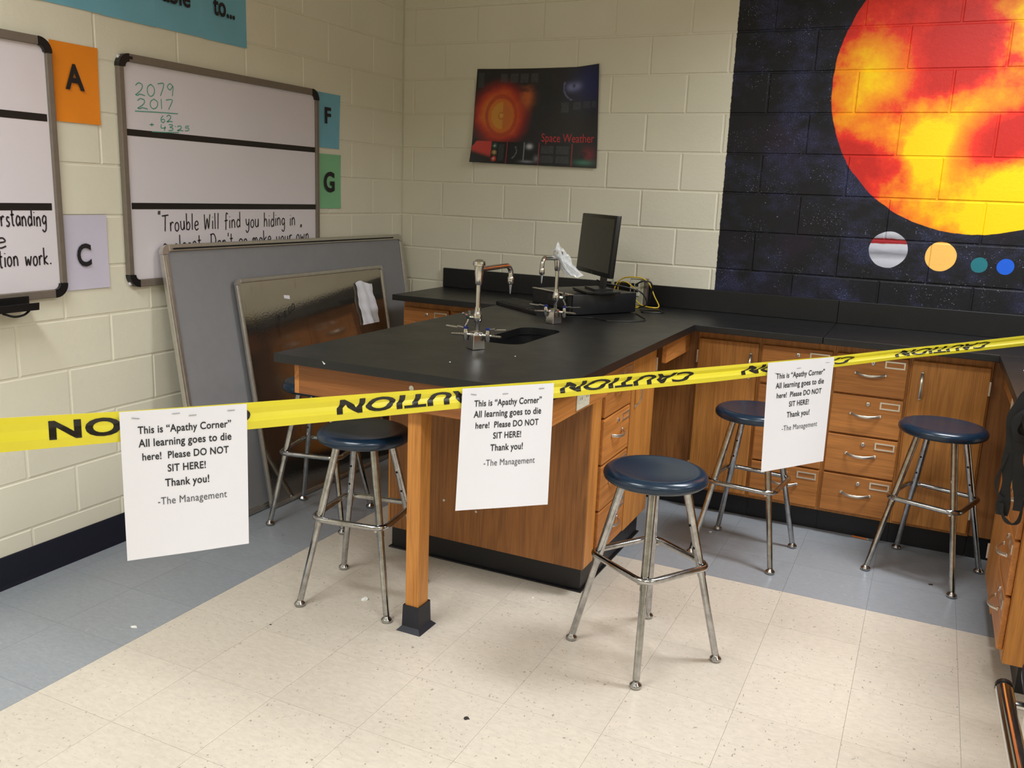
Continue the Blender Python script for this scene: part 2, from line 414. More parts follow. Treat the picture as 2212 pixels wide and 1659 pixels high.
# ------------------------------------------------------------------ room shell
KZ, HB = 0.1896, 0.1994
XR, YR = 7.2, -8.6
WL = lambda a, b, d: (d, a, b)        # left wall: a=y, b=z, d=out
WB = lambda a, b, d: (a, -d, b)       # back wall: a=x, b=z, d=out
def struct(name, bm, m):
    o = obj(name, bm, m); o['kind'] = 'structure'; return o
fl = struct('floor', box(B(), -0.1, XR, YR, 0.1, -0.1, -0.0022), M['grout'])
m_ = B(); box(m_, -0.12, -0.0035, -3.5, 0.1, 0, CEIL); box(m_, -0.12, 0, YR, -3.5, 0, CEIL)
wl = struct('wall_left', m_, M['wall'])
m_ = B(); box(m_, -0.12, 4.3, 0.0035, 0.12, 0, CEIL); box(m_, 4.3, XR, 0, 0.12, 0, CEIL)
wb = struct('wall_back', m_, M['mural'])
struct('wall_right', box(B(), XR, XR+0.1, YR, 0.12, 0, CEIL), M['wall'])
struct('wall_rear', box(B(), -0.12, XR+0.1, YR-0.1, YR, 0, CEIL), M['wall'])
struct('ceiling', box(B(), -0.12, XR+0.1, YR-0.1, 0.12, CEIL, CEIL+0.1), M['ceiling'])
def block_mesh(wd, mp, mat, g=0.003, ch=0.004):
    bm = B(); h = KZ
    def ring(i, d): return [bm.verts.new(mp(a, b, d)) for a, b in ((g+i, g+i), (wd-g-i, g+i), (wd-g-i, h-g-i), (g+i, h-g-i))]
    r0, r1, r2 = ring(0, -0.02), ring(0, -0.0034), ring(ch, 0.0)
    for a, b in ((r0, r1), (r1, r2)):
        for k in range(4): bm.faces.new((a[k], a[(k+1) % 4], b[(k+1) % 4], b[k]))
    bm.faces.new(r2); bm.faces.new(r0[::-1]); bmesh.ops.recalc_face_normals(bm, faces=bm.faces)
    me = bpy.data.meshes.new('block'); bm.to_mesh(me); bm.free(); me.materials.append(mat); return me
def lay_blocks(wall, mat, mp, a_min, a_max, ref, odd):
    cache = {}
    for k in range(15):
        ph = ref + (HB if (k % 2) == odd else 0)
        i0 = math.floor((a_min-ph)/(2*HB)); a = ph+i0*2*HB
        while a < a_max-0.004:
            s, e = max(a, a_min), min(a+2*HB, a_max); wd = round(e-s, 4)
            if wd > 0.02:
                if wd not in cache: cache[wd] = block_mesh(wd, mp, mat)
                o = bpy.data.objects.new('block', cache[wd]); COL.objects.link(o); o.parent = wall
                pr_ = random.uniform(-0.0008, 0.0008)
                o.location = mp(s, k*KZ, pr_)
            a += 2*HB
lay_blocks(wl, M['wall'], WL, -3.5, 0.0, -2.0971, 1)
lay_blocks(wb, M['mural'], WB, 0.0, 4.3, 1.4712, 0)
# floor tiles
T, TX, TY = 0.3048, 0.6936, -1.1777
def tile_mesh(wx, wy, mat):
    bm = B(); g = 0.0004; box(bm, g, wx-g, g, wy-g, -0.004, 0.0)
    me = bpy.data.meshes.new('tile'); bm.to_mesh(me); bm.free(); me.materials.append(mat); return me
tc = {}
xs = [0.0]+[TX+i*T for i in range(-2, 12)]
ys = [TY-j*T for j in range(11, -5, -1)]+[0.0]
ys = [y for y in ys if y <= 0]
for i in range(len(xs)-1):
    for j in range(len(ys)-1):
        x0, x1, y0, y1 = xs[i], xs[i+1], ys[j], ys[j+1]
        if x1-x0 < 0.01 or y1-y0 < 0.01: continue
        blue = x1 < TX+0.01 or y0 > TY-0.01
        key = (round(x1-x0, 3), round(y1-y0, 3), blue)
        if key not in tc: tc[key] = tile_mesh(x1-x0, y1-y0, M['tile_blue' if blue else 'tile_cream'])
        o = bpy.data.objects.new('tile', tc[key]); COL.objects.link(o); o.parent = fl; o.location = (x0, y0, 0)
# the rest of the floor, behind and beside the camera
m_ = B(); box(m_, 0, xs[-1], YR, ys[0]-0.001, -0.004, 0); box(m_, xs[-1]+0.001, XR, YR, 0, -0.004, 0)
o = obj('far_tiles', m_, M['tile_cream'], fl); o['kind'] = 'stuff'
bs = B(); prism(bs, [(0, 0), (0.016, 0), (0.0085, 0.012), (0.005, 0.115), (0.003, 0.119), (0, 0.119)], YR, 0, lambda a, b, d: (a, d, b))
struct('baseboard_left', bs, M['cove'])
bs = B(); prism(bs, [(0, 0), (0.016, 0), (0.0085, 0.012), (0.005, 0.115), (0, 0.119)], 4.35, XR, lambda a, b, d: (d, -a, b))
struct('baseboard_back', bs, M['cove'])

# ------------------------------------------------------------------ whiteboards on the left wall
def arc(cx, cy, r, a0, a1, n=6): return [(cx+r*cos(radians(a0+(a1-a0)*k/n)), cy+r*sin(radians(a0+(a1-a0)*k/n))) for k in range(n+1)]
def whiteboard(y0, y1, z0, z1, stripes, label):
    t = thing('whiteboard', label, 'whiteboard', (0, (y0+y1)/2, z0), 0, 'whiteboards on the left wall')
    fw = 0.030
    bm = B(); box(bm, 0.003, 0.013, y0+0.01, y1-0.01, z0+0.01, z1-0.01); obj('writing_surface', bm, M['wb'], t)
    c = 0.05
    for (a0, a1, b0, b1) in ((y0+c, y1-c, z1-fw, z1), (y0+c, y1-c, z0, z0+fw), (y0, y0+fw*0.8, z0+c, z1-c), (y1-fw*0.8, y1, z0+c, z1-c)):
        bm = B(); box(bm, 0.001, 0.024, a0, a1, b0, b1, 0.003); obj('frame_bar', bm, M['wbframe'], t)
    R0 = 0.05
    for (cy, cz, a) in ((y0+c, z1-c, 90), (y1-c, z1-c, 0), (y0+c, z0+c, 180), (y1-c, z0+c, 270)):
        bm = B(); prism(bm, arc(cy, cz, R0, a, a+90)+arc(cy, cz, R0-fw, a+90, a), 0.0, 0.026, WL); obj('corner_cap', bm, M['blackplastic'], t, label='black plastic corner cap')
    for zz, a, b in stripes:
        bm = B(); box(bm, 0.0125, 0.0138, y0+a, y1-b, zz-0.0125, zz+0.0125); obj('tape_stripe', bm, M['tapeblack'], t, label='black tape stripe across the board')
    return t
wb2 = whiteboard(-2.014, -0.806, 1.045, 1.937, [(1.646, 0.024, 0.024), (1.365, 0.036, 0.024)], 'whiteboard with green sums in its top section, behind the leaning grey board')
wb1 = whiteboard(-3.502, -2.294, 1.036, 1.938, [(1.668, 0.024, 0.030), (1.361, 0.03, 0.036)], 'whiteboard between the camera and the orange A sheet, cut off by the left frame edge')
bm = B(); box(bm, 0.024, 0.0255, -1.972, -1.948, 1.917, 1.927); obj('maker_plate', bm, M['blackplastic'], wb2)

G = {  # one-line marker glyphs, x 0..w, y 0..1 cap, -.35 descender
 '0': (.6, [[(.3, .98), (.08, .75), (.05, .3), (.25, .02), (.5, .25), (.52, .7), (.3, .98)]]),
 '1': (.25, [[(.12, 1), (.12, 0)]]),
 '2': (.75, [[(.05, .8), (.25, 1), (.5, .85), (.45, .5), (.15, .15), (.05, .08), (.2, .02), (.35, .12), (.7, .0)]]),
 '3': (.6, [[(.1, .95), (.4, .98), (.45, .75), (.2, .55), (.5, .4), (.45, .08), (.1, .02)]]),
 '4': (.6, [[(.1, .95), (.06, .42), (.3, .40), (.52, .46)], [(.46, .72), (.42, .4), (.38, 0)]]),
 '5': (.6, [[(.5, .98), (.15, .95), (.12, .6), (.4, .6), (.5, .3), (.3, .02), (.05, .08)]]),
 '6': (.6, [[(.35, 1), (.1, .6), (.08, .2), (.3, .0), (.5, .22), (.35, .48), (.12, .35)]]),
 '7': (.6, [[(.05, .95), (.5, .95), (.25, 0)]]),
 '8': (.6, [[(.45, .85), (.25, 1), (.1, .8), (.45, .3), (.28, 0), (.08, .25), (.45, .85)]]),
 '9': (.6, [[(.48, .8), (.28, 1), (.08, .75), (.28, .5), (.5, .8), (.42, 0)]]),
 '+': (.6, [[(.25, .85), (.25, .35)], [(.0, .6), (.5, .6)]]),
 '-': (.5, [[(.05, .5), (.4, .5)]]), '.': (.25, [[(.08, .03), (.12, .0), (.1, .04)]]),
 "'": (.2, [[(.1, 1), (.08, .75)]]), '"': (.35, [[(.08, 1.1), (.05, .85)], [(.22, 1.1), (.19, .85)]]),
 'T': (.7, [[(.0, .95), (.65, 1)], [(.33, .97), (.3, 0)]]),
 'W': (.7, [[(.0, 1), (.06, .0), (.3, .75), (.42, .05), (.62, 1)]]),
 'D': (.7, [[(.1, 1), (.1, 0)], [(.0, .95), (.4, .98), (.62, .55), (.4, .08), (.05, .0)]]),
 'K': (.55, [[(.05, .95), (.05, 0)], [(.45, .7), (.08, .35), (.48, .0)]]),
 'r': (.4, [[(.05, .55), (.07, 0)], [(.07, .35), (.2, .56), (.36, .5)]]),
 'o': (.48, [[(.22, .55), (.05, .4), (.06, .1), (.24, .0), (.4, .18), (.36, .45), (.22, .55)]]),
 'u': (.5, [[(.05, .55), (.07, .1), (.25, .0), (.38, .2), (.4, .55)], [(.4, .55), (.42, 0)]]),
 'b': (.48, [[(.06, 1.05), (.06, 0)], [(.06, .3), (.25, .5), (.4, .3), (.3, .02), (.06, .05)]]),
 'l': (.22, [[(.1, 1.05), (.08, 0)]]),
 'e': (.48, [[(.05, .28), (.38, .36), (.3, .56), (.1, .5), (.04, .2), (.2, .0), (.42, .1)]]),
 'i': (.2, [[(.09, .55), (.09, 0)], [(.09, .75), (.1, .79)]]),
 'f': (.42, [[(.4, .95), (.22, 1.02), (.17, .7), (.14, -.1)], [(.0, .5), (.36, .54)]]),
 'n': (.5, [[(.05, .55), (.06, 0)], [(.06, .38), (.22, .56), (.38, .4), (.4, 0)]]),
 'd': (.5, [[(.4, .42), (.2, .54), (.05, .25), (.18, .0), (.4, .15)], [(.42, 1.05), (.42, 0)]]),
 'y': (.5, [[(.05, .55), (.1, .2), (.25, .12), (.38, .3)], [(.42, .55), (.36, -.2), (.15, -.38), (.02, -.22)]]),
 'h': (.5, [[(.06, 1.0), (.05, 0)], [(.05, .35), (.22, .55), (.38, .38), (.4, 0)]]),
 'g': (.5, [[(.4, .5), (.2, .55), (.05, .3), (.2, .08), (.38, .25)], [(.42, .52), (.4, -.2), (.2, -.38), (.02, -.25)]]),
 'a': (.5, [[(.38, .48), (.18, .55), (.04, .25), (.18, .0), (.38, .2)], [(.4, .52), (.44, .0)]]),
 'c': (.42, [[(.36, .45), (.18, .55), (.04, .28), (.16, .0), (.38, .08)]]),
 's': (.4, [[(.34, .5), (.14, .54), (.1, .36), (.32, .2), (.24, .02), (.03, .06)]]),
 't': (.4, [[(.18, .95), (.18, .08), (.34, .0)], [(.02, .6), (.36, .62)]]),
 'm': (.72, [[(.05, .55), (.06, 0)], [(.06, .4), (.2, .56), (.32, .35), (.32, 0)], [(.32, .38), (.46, .56), (.6, .38), (.62, 0)]]),
 'k': (.48, [[(.05, 1.0), (.05, 0)], [(.38, .52), (.08, .25), (.42, .0)]]),
 'w': (.66, [[(.03, .55), (.12, .02), (.28, .4), (.42, .02), (.58, .56)]]), ' ': (.45, []),
}
def hand(text, a0, b0, a1, b1, h, jit=0.04, seed=1):
    """marker handwriting between two baseline points"""
    rr = random.Random(seed); tot = sum(G[c][0]+.09 for c in text); sx = (a1-a0)/tot; x = 0; out = []
    for c in text:
        wd, st = G[c]; dy = rr.uniform(-jit, jit)*h; sl = rr.uniform(-.04, .08)
        for pl in st:
            pts = [((x+p[0]+sl*p[1]*.6), p[1]*h+dy) for p in pl]
            pts = [Vector((a0+q[0]*sx, b0+(b1-b0)*(q[0]/tot)+q[1], 0)) for q in pts]
            out.append([(q.x, q.y) for q in (cr(pts, 4) if len(pts) > 2 else pts)])
        x += wd+.09
    return out
WF = lambda a, b: (0.0142, a, b)
bm = B()
P = hand('2079', -1.937, 1.784, -1.728, 1.806, .048, seed=2)+hand('2017', -1.930, 1.738, -1.737, 1.754, .039, seed=3)
P += [[(-1.940, 1.728), (-1.85, 1.733), (-1.722, 1.738)]]+hand('62', -1.815, 1.696, -1.745, 1.704, .027, seed=4)
P += hand('+', -1.872, 1.668, -1.842, 1.67, .026)+hand('43', -1.818, 1.664, -1.742, 1.668, .025, seed=5)+hand("'25", -1.745, 1.668, -1.655, 1.676, .020, seed=6)
P += [[(-1.86, 1.657), (-1.79, 1.659), (-1.72, 1.664)]]
strokes(bm, P, 0.0034, WF)
def stroke_obj(name, bm, m, parent):
    off = OFF.get(parent, Vector((0, 0, 0))); bmesh.ops.translate(bm, verts=bm.verts, vec=-off)
    me = bpy.data.meshes.new(name); bm.to_mesh(me); bm.free(); me.materials.append(m)
    o = bpy.data.objects.new(name, me); COL.objects.link(o); o.parent = parent; OFF[o] = off; return o
o_ = stroke_obj('green_sums', bm, M['green'], wb2); o_['label'] = 'handwritten sums in green marker'; o_['kind'] = 'stuff'
for lab, P, par in (('first line of the quote in black marker', hand('"', -1.852, 1.282, -1.830, 1.282, .06)+hand('Trouble Will find you hiding in', -1.832, 1.264, -0.985, 1.276, .066, seed=8)+hand('"', -0.955, 1.215, -0.932, 1.215, .06), wb2),
        ('second line of the quote, half hidden', hand("a closet. Don't go make your own", -1.832, 1.176, -0.88, 1.196, .064, seed=9), wb2),
        ('upper line of black handwriting', hand('understanding', -2.617, 1.296, -2.352, 1.294, .06, seed=10), wb1), ('middle line of black handwriting', hand('the', -2.66, 1.222, -2.502, 1.222, .06, seed=11), wb1),
        ('lower line of black handwriting', hand('action work.', -2.592, 1.158, -2.342, 1.158, .06, seed=12), wb1)):
    bm = B(); strokes(bm, P, 0.0056, WF); o_ = stroke_obj('handwriting', bm, M['marker'], par); o_['label'] = lab; o_['kind'] = 'stuff'
# marker tray clipped to the bottom of the left board
t = thing('marker_tray', 'black plastic marker tray under the bottom left whiteboard edge', 'tray', (0.0, -2.6, 1.005))
bm = B(); prism(bm, [(0.024, 1.052), (0.03, 1.052), (0.03, 1.018), (0.075, 1.018), (0.078, 1.034), (0.083, 1.034), (0.08, 1.008), (0.024, 1.008)], -2.86, -2.458, lambda a, b, d: (a, d, b))
obj('tray_body', bm, M['blackplastic'], t)
bm = B(); box(bm, 0.001, 0.026, -2.80, -2.50, 1.012, 1.03); obj('clip', bm, M['blackplastic'], t)
bm = B(); tube(bm, cr([(0.05, -2.475, 1.004), (0.055, -2.50, 0.992), (0.06, -2.54, 0.99), (0.06, -2.58, 1.004)], 5), 0.004, 8); obj('hook', bm, M['blackplastic'], t, smooth=True)

# letter sheets
def sheet(name, y0, y1, z0, z1, m, lab, letter, ly, lz, lh, lw, jit=0.0, txt=None, group='lettered paper sheets on the left wall', z0b=None, curl=0.004):
    t = thing(name, lab, 'paper sign', (0.0, (y0+y1)/2, z0), 0, group)
    def fn(u, v):
        y = y0+(y1-y0)*u+jit*(1-v); z = z0+(z1-z0)*v
        return (0.0025+curl*(abs(2*u-1)**4+abs(2*v-1)**4)*0.5, y, z), (1, 0, 0)
    bm = B(); slab(bm, 10, 10, fn, 0.0008); obj('sheet', bm, m, t, smooth=True)
    if letter:
        tb = text_bm(letter, 1, 0.030 if len(letter) == 1 else 0.022); x0, x1, b0, b1 = bb(tb)
        def mpx(x, y):
            yy = ly+(x-(x0+x1)/2)*lw/(x1-x0); zz = lz+(y-b0)*lh/(b1-b0); return (0.0085, yy, zz)
        put_text('lettering', tb, mpx, M['letter'], t)
    for yy, zz in ((y0+0.1, z1-0.004), (y0+0.1, z0+0.012)):
        pass
    return t
sheet('letter_sheet', -2.290, -2.090, 1.662, 1.936, M['orange'], 'orange paper sheet with a black letter A beside the left whiteboard', 'A', -2.197, 1.776, .090, .080, jit=-0.004)
sheet('letter_sheet', -2.290, -2.094, 1.054, 1.331, M['lilac'], 'pale lilac paper sheet with a black letter C between the whiteboards', 'C', -2.204, 1.140, .086, .062)
sheet('letter_sheet', -0.806, -0.606, 1.662, 1.932, M['bluepaper'], 'pale blue paper sheet with a black letter F right of the whiteboard', 'F', -0.714, 1.783, .080, .050, jit=-0.012)
sheet('letter_sheet', -0.804, -0.604, 1.357, 1.632, M['greenpaper'], 'pale green paper sheet with a black letter G below the F sheet', 'G', -0.706, 1.440, .104, .090)
for i, (lt, lab, lw_, lc) in enumerate((('to...', 'rightmost blue banner sheet printed with to... above the right whiteboard', .128, -1.433), ('able', 'blue banner sheet printed with able above the right whiteboard', .150, -1.700),
                        (None, 'blank blue banner sheet left of the one printed with able', 0, 0), (None, 'blue banner sheet touching the photo\'s top edge above the gap between the boards', 0, 0), (None, 'blue banner sheet at the far left, above the left whiteboard', 0, 0))):
    a = -1.294-0.257*i
    sheet('banner_sheet', a-0.259, a, 2.058+0.002*(i % 2), 2.33, M['bluepaper'], lab, lt, lc, 2.162, .072 if lt == 'to...' else .074, lw_, group='blue banner sheets above the whiteboards', curl=0.0025)

# ------------------------------------------------------------------ leaning boards
def lean_frame(ybase, xb, xt, hgt, y_tilt):
    """local plane: a along +y, b up the slope, d out towards the room"""
    L_ = sqrt((xb-xt)**2+hgt**2); ux, uz = (xt-xb)/L_, hgt/L_
    return lambda a, b, d: (xb+ux*b+uz*d, ybase+a+y_tilt*b, uz*b-ux*d)
def lean_board(name, lab, cat, mp, W_, H_, th, face, frame, fw, grp=None, base=(0, 0, 0)):
    t = thing(name, lab, cat, base, 0, grp)
    bm = B(); box(bm, fw*.4, W_-fw*.4, fw*.4, H_-fw*.4, 0.002, th*0.62, mp=mp); obj('board_face', bm, face, t)
    c = fw*1.3
    for (a0, a1, b0, b1) in ((c, W_-c, H_-fw, H_), (c, W_-c, 0, fw), (0, fw, c, H_-c), (W_-fw, W_, c, H_-c)):
        bm = B(); box(bm, a0, a1, b0, b1, 0, th, 0.003, mp=mp)
        if a1-a0 > b1-b0: box(bm, a0+.01, a1-.01, (b0+b1)/2-.002, (b0+b1)/2+.002, th-0.001, th+0.003, mp=mp)
        else: box(bm, (a0+a1)/2-.003, (a0+a1)/2+.003, b0+.01, b1-.01, th-0.001, th+0.003, mp=mp)
        obj('frame_bar', bm, frame, t)
    for (cy, cz, a) in ((c, H_-c, 90), (W_-c, H_-c, 0), (c, c, 180), (W_-c, c, 270)):
        bm = B(); prism(bm, arc(cy, cz, c, a, a+90)+arc(cy, cz, c-fw, a+90, a), 0, th+0.001, mp); obj('corner_piece', bm, frame, t)
    return t
mpG = lean_frame(-1.886, 0.232, 0.028, 1.21, 0.010)
gb = lean_board('leaning_board', 'large grey board in an aluminium frame leaning against the left wall', 'board', mpG, 1.80, 1.226, 0.022, M['grayboard'], M['alu'], 0.030, base=(0.13, -1.0, 0))
bm = B(); box(bm, 0.06, 1.70, 1.204, 1.2105, 0.020, 0.0265, mp=mpG); obj('frame_slot', bm, M['darkhole'], gb)
mpM = lean_frame(-1.512, 0.272, 0.092, 1.045, -0.002)
mb = lean_board('steel_sheet_board', 'reflective stained steel board with a thin frame, standing before the grey board', 'board', mpM, 1.155, 1.064, 0.016, M['steel'], M['alu'], 0.020, base=(0.2, -1.0, 0))
def rag(u, v):
    a = 0.875+0.155*u+(1-v)*0.02+0.006*sin(9*v+4*u); b = 0.755+0.225*v+0.012*sin(5*u)*v; d = 0.018+0.003*sin(14*u+3*v)+0.002*sin(23*v)
    return mpM(a, b, d), (1, 0, 0)
single('paper_rag', slab(B(), 14, 14, rag, 0.001), M['paper'], (0.15, -0.55, 0.86), 'crumpled strip of white tissue stuck on the steel board', 'tissue', smooth=True)
bm = B(); prism(bm, [(0.305, 0.953), (0.345, 0.945), (0.345, 0.963), (0.305, 0.968)], 0.0105, 0.0112, mpM)
stt = obj('sticker', bm, M['paper'], mb, label='small white sticker')
bm = B(); strokes(bm, hand('9-8.00', 0.235, 0.835, 0.375, 0.895, .034, seed=20), 0.0035, lambda a, b: mpM(a, b, 0.0108)); stroke_obj('scribble', bm, M['marker'], mb)

# ------------------------------------------------------------------ worktops
H, TH = 0.9194, 0.030
def top_slab(bm, x0, x1, y0, y1): return box(bm, x0, x1, y0, y1, H-TH, H, 0.0025, 2)
def rrect(x0, x1, y0, y1, r, n=5):
    return arc(x1-r, y1-r, r, 0, 90, n)+arc(x0+r, y1-r, r, 90, 180, n)+arc(x0+r, y0+r, r, 180, 270, n)+arc(x1-r, y0+r, r, 270, 360, n)
DB, XI0, XI1, YI = -0.56, 0.935, 1.945, -2.238
# island worktop with a cut-out for the sink
SX0, SX1, SY0, SY1 = 1.350, 1.535, -1.585, -1.135
isl = thing('worktop', 'black epoxy worktop of the island, with the sink cut into it', 'worktop', ((XI0+XI1)/2, (YI+DB)/2, H-TH))
bm = B(); hole = rrect(SX0, SX1, SY0, SY1, 0.06, 6)
outer = [(XI1, DB+0.001), (XI0, DB+0.001), (XI0, YI), (XI1, YI)]
def ringface(bm, z):
    hv = [bm.verts.new((a, b, z)) for a, b in hole]; ov = [bm.verts.new((a, b, z)) for a, b in outer]
    q = len(hole)//4
    # quadrant starts: right-top corner arc first
    for k in range(4):
        seg = hv[k*q:(k+1)*q]; nxt = hv[((k+1)*q) % len(hv)]
        for s_ in range(len(seg)-1): bm.faces.new((ov[k], seg[s_], seg[s_+1]))
        bm.faces.new((ov[k], seg[-1], nxt, ov[(k+1) % 4]))
    return hv, ov
h1, o1 = ringface(bm, H); h0, o0 = ringface(bm, H-TH)
for k in range(len(h1)): bm.faces.new((h1[k], h1[(k+1) % len(h1)], h0[(k+1) % len(h1)], h0[k]))
for k in range(4): bm.faces.new((o1[k], o1[(k+1) % 4], o0[(k+1) % 4], o0[k]))
obj('slab', bm, M['epoxy'], isl)
bm = B(); g0 = rrect(SX0-.004, SX1+.004, SY0-.004, SY1+.004, 0.06, 6); rings = []
for ins, z in ((0, H-TH-0.0005), (0.002, H-0.17), (0.02, H-0.20)):
    rings.append([bm.verts.new((a+(ins if a < (SX0+SX1)/2 else -ins), b+(ins if b < (SY0+SY1)/2 else -ins), z)) for a, b in g0])
for a, b in zip(rings, rings[1:]):
    for k in range(len(a)): bm.faces.new((a[k], a[(k+1) % len(a)], b[(k+1) % len(a)], b[k]))
bm.faces.new(rings[-1]); obj('sink_basin', bm, M['epoxy'], isl)
bm = B(); lathe(bm, [(0.03, H-0.1995), (0.03, H-0.197), (0.024, H-0.196), (0.0, H-0.197)], 16, ((SX0+SX1)/2, (SY0+SY1)/2, 0)); obj('drain', bm, M['nickel'], isl, smooth=True)
XB0, XSEAM = 0.305, 2.503
for (x0, x1, lab) in ((XB0, XSEAM-0.0008, 'black worktop along the back wall under the computer, left of the seam'), (XSEAM+0.0008, 4.3, 'black worktop along the back wall below the sun mural, right of the seam')):
    t = thing('worktop', lab, 'worktop', ((x0+x1)/2, DB/2, H-TH), 0, 'black worktops along the back wall')
    obj('slab', top_slab(B(), x0, x1, DB, -0.001), M['epoxy'], t)
    obj('backsplash', box(B(), x0, x1, -0.021, -0.002, H+0.0005, H+0.1105, 0.002), M['epoxy'], t)
XJ0, XJ1 = 3.174, 4.184
t = thing('worktop', 'black worktop of the right-hand island at the photo\'s right edge', 'worktop', ((XJ0+XJ1)/2, -1.4, H-TH))
obj('slab', top_slab(B(), XJ0, XJ1, YI, DB-0.0005), M['epoxy'], t)
bm = B(); lathe(bm, [(0.0055, H+0.0003), (0.005, H+0.002), (0.002, H+0.0025), (0, H+0.0025)], 10, (0,0,0))
# small specks on the island
for (x, y, s_) in ((1.49, -2.02, .003), (1.62, -1.79, .0025)):
    bm = B(); lathe(bm, [(s_, 0), (s_*.8, .0012), (0, .0015)], 7, (x, y, H)); single('crumb', bm, M['scrap'], (x, y, H), 'pale crumb on the island worktop, ' + ('nearer the front edge' if y < -1.9 else 'further from the front edge'), 'crumb', 'crumbs on the island')
bm = B(); prism(bm, [(1.136, H-.004), (1.149, H-.012), (1.144, H-.015), (1.139, H-.009)], YI-.0008, YI-.0001, lambda a, b, d: (a, d, b)); obj('chip', bm, M['scrap'], isl, label='pale chip on the front edge')

# ------------------------------------------------------------------ cabinets
def frame(o, u, w_):
    return lambda a, b, d: (o[0]+u[0]*a+w_[0]*b, o[1]+u[1]*a+w_[1]*b, d)      # a along, b out, d up
def cbox(mp, a0, a1, b0, b1, z0, z1, bev=0, seg=2): return box(B(), a0, a1, b0, b1, z0, z1, bev, seg, mp=mp)
def pull(mp, ac, z, b, L_=0.10, vert=False):
    bm = B(); n_ = 12; pts = []
    for k in range(n_+1):
        s_ = -L_/2+L_*k/n_; q = 1-(2*abs(s_)/L_)**2.4; out = 0.004+0.024*q; dr = -0.006*q
        pts.append(Vector(mp(ac+s_, b+out, z+dr)) if not vert else Vector(mp(ac, b+out, z+s_)))
    tube(bm, pts, 0.0062, 8, ry=0.0030, up=(0, 0, 1) if not vert else tuple(Vector(mp(1, 0, 0))-Vector(mp(0, 0, 0))))
    for s_ in (-L_/2, L_/2):
        if vert: box(bm, ac-.006, ac+.006, b, b+0.007, z+s_-.006, z+s_+.006, 0.0015, 1, mp=mp)
        else: box(bm, ac+s_-.007, ac+s_+.007, b, b+0.007, z-.006, z+.006, 0.0015, 1, mp=mp)
    return bm
def holder(mp, a0, a1, z0, z1, b):
    bm = B(); f = 0.0062
    for (p, q, r_, s_) in ((a0, a1, z1-f, z1), (a0, a1, z0, z0+f), (a0, a0+f, z0+f, z1-f), (a1-f, a1, z0+f, z1-f)): box(bm, p, q, b, b+0.003, r_, s_, mp=mp)
    return bm
def lockm(mp, a, z, b):
    bm = B(); lathe(bm, [(0.0095, 0), (0.0095, 0.004), (0.0075, 0.0055), (0.0, 0.0055)], 14, mp=lambda x, y, d: mp(a+x, b+d, z+y)); return bm
def drawer(par, mp, a0, a1, z0, z1, grain, b=0.0, handle=True):
    wd = a1-a0; d = obj('drawer', cbox(mp, a0+.004, a1-.004, b, b+0.018, z0+.004, z1-.004, 0.004), grain, par)
    zt = z1-0.035
    obj('lock', lockm(mp, a0+wd*.52, zt-.0, b+.018), M['nickel'], d, smooth=True)
    obj('keyway', lockm(mp, a0+wd*.52, zt, b+.0202) if False else cbox(mp, a0+wd*.52-.0012, a0+wd*.52+.0012, b+.0232, b+.0242, zt-.004, zt+.004), M['darkhole'], d)
    obj('label_holder', holder(mp, a0+wd*.68, a0+wd*.95, zt-.016, zt+.016, b+.018), M['nickel'], d)
    if handle: obj('handle', pull(mp, a0+wd*.50, z1-.083, b+.018, min(.118, wd*.42)), M['nickel'], d, smooth=True)
    return d
def door(par, mp, a0, a1, z0, z1, hinge_left, b=0.0, hz=None):
    d = obj('door', cbox(mp, a0+.004, a1-.004, b, b+0.018, z0+.004, z1-.004, 0.004), M['wood_v'], par)
    ha = a1-.036 if hinge_left else a0+.046
    obj('handle', pull(mp, ha, (z1-.11) if hz is None else hz, b+.018, .112, True), M['nickel'], d, smooth=True)
    hx = a0+.001 if hinge_left else a1-.001
    for z in (z1-.09, z0+.10): obj('hinge', cbox(mp, hx-.004, hx+.004, b+.002, b+.024, z-.030, z+.030, .0015), M['nickel'], d)
    return d
def carcass(par, mp, a0, a1, dep, z0, z1, mat):
    obj('body', cbox(mp, a0, a1, -dep, -0.0005, z0, z1), mat, par)
Z0, Z1 = 0.107, H-TH-0.0005
FB = frame((0, -0.440, 0), (1, 0), (0, -1))
ZT = 0.850; DZ = 0.183
def back_cab(a0, a1, kind, lab, cat='cabinet'):
    t = thing('base_cabinet', lab, cat, ((a0+a1)/2, -0.27, 0), 0, 'oak base cabinets under the back worktop')
    carcass(t, FB, a0+.0006, a1-.0006, 0.42, Z0, Z1, M['wood_v'])
    obj('toe_kick', cbox(FB, a0+.0006, a1-.0006, -0.42, -0.045, 0.0005, Z0-.0005), M['blackvinyl'], t, label='black vinyl toe kick')
    if kind == 'drawers':
        for k in range(4): drawer(t, FB, a0+.004, a1-.004, ZT-(k+1)*DZ, ZT-k*DZ, M['wood_x'])
    elif kind == 'doorL': door(t, FB, a0+.004, a1-.004, Z0+.01, ZT, True)
    elif kind == 'doorR': door(t, FB, a0+.004, a1-.004, Z0+.01, ZT, False)
    elif kind == 'mixed':
        drawer(t, FB, a0+.004, a1-.004, ZT-DZ, ZT, M['wood_x']); door(t, FB, a0+.004, a1-.004, Z0+.01, ZT-DZ, True)
    return t
back_cab(0.306, 0.606, 'mixed', 'oak cabinet with lock and label holder at the far left under the worktop')
back_cab(0.606, 0.984, 'mixed', 'oak cabinet mostly hidden behind the left side of the island')
back_cab(1.938, 2.230, 'doorL', 'oak door cabinet with a vertical pull beside the island knee space')
back_cab(2.230, 2.551, 'drawers', 'oak four-drawer stack partly hidden by the right hanging notice')
back_cab(2.551, 2.858, 'drawers', 'oak four-drawer stack fully in view between notice and right door')
back_cab(2.858, 3.170, 'doorR', 'oak door cabinet behind the rightmost stool')
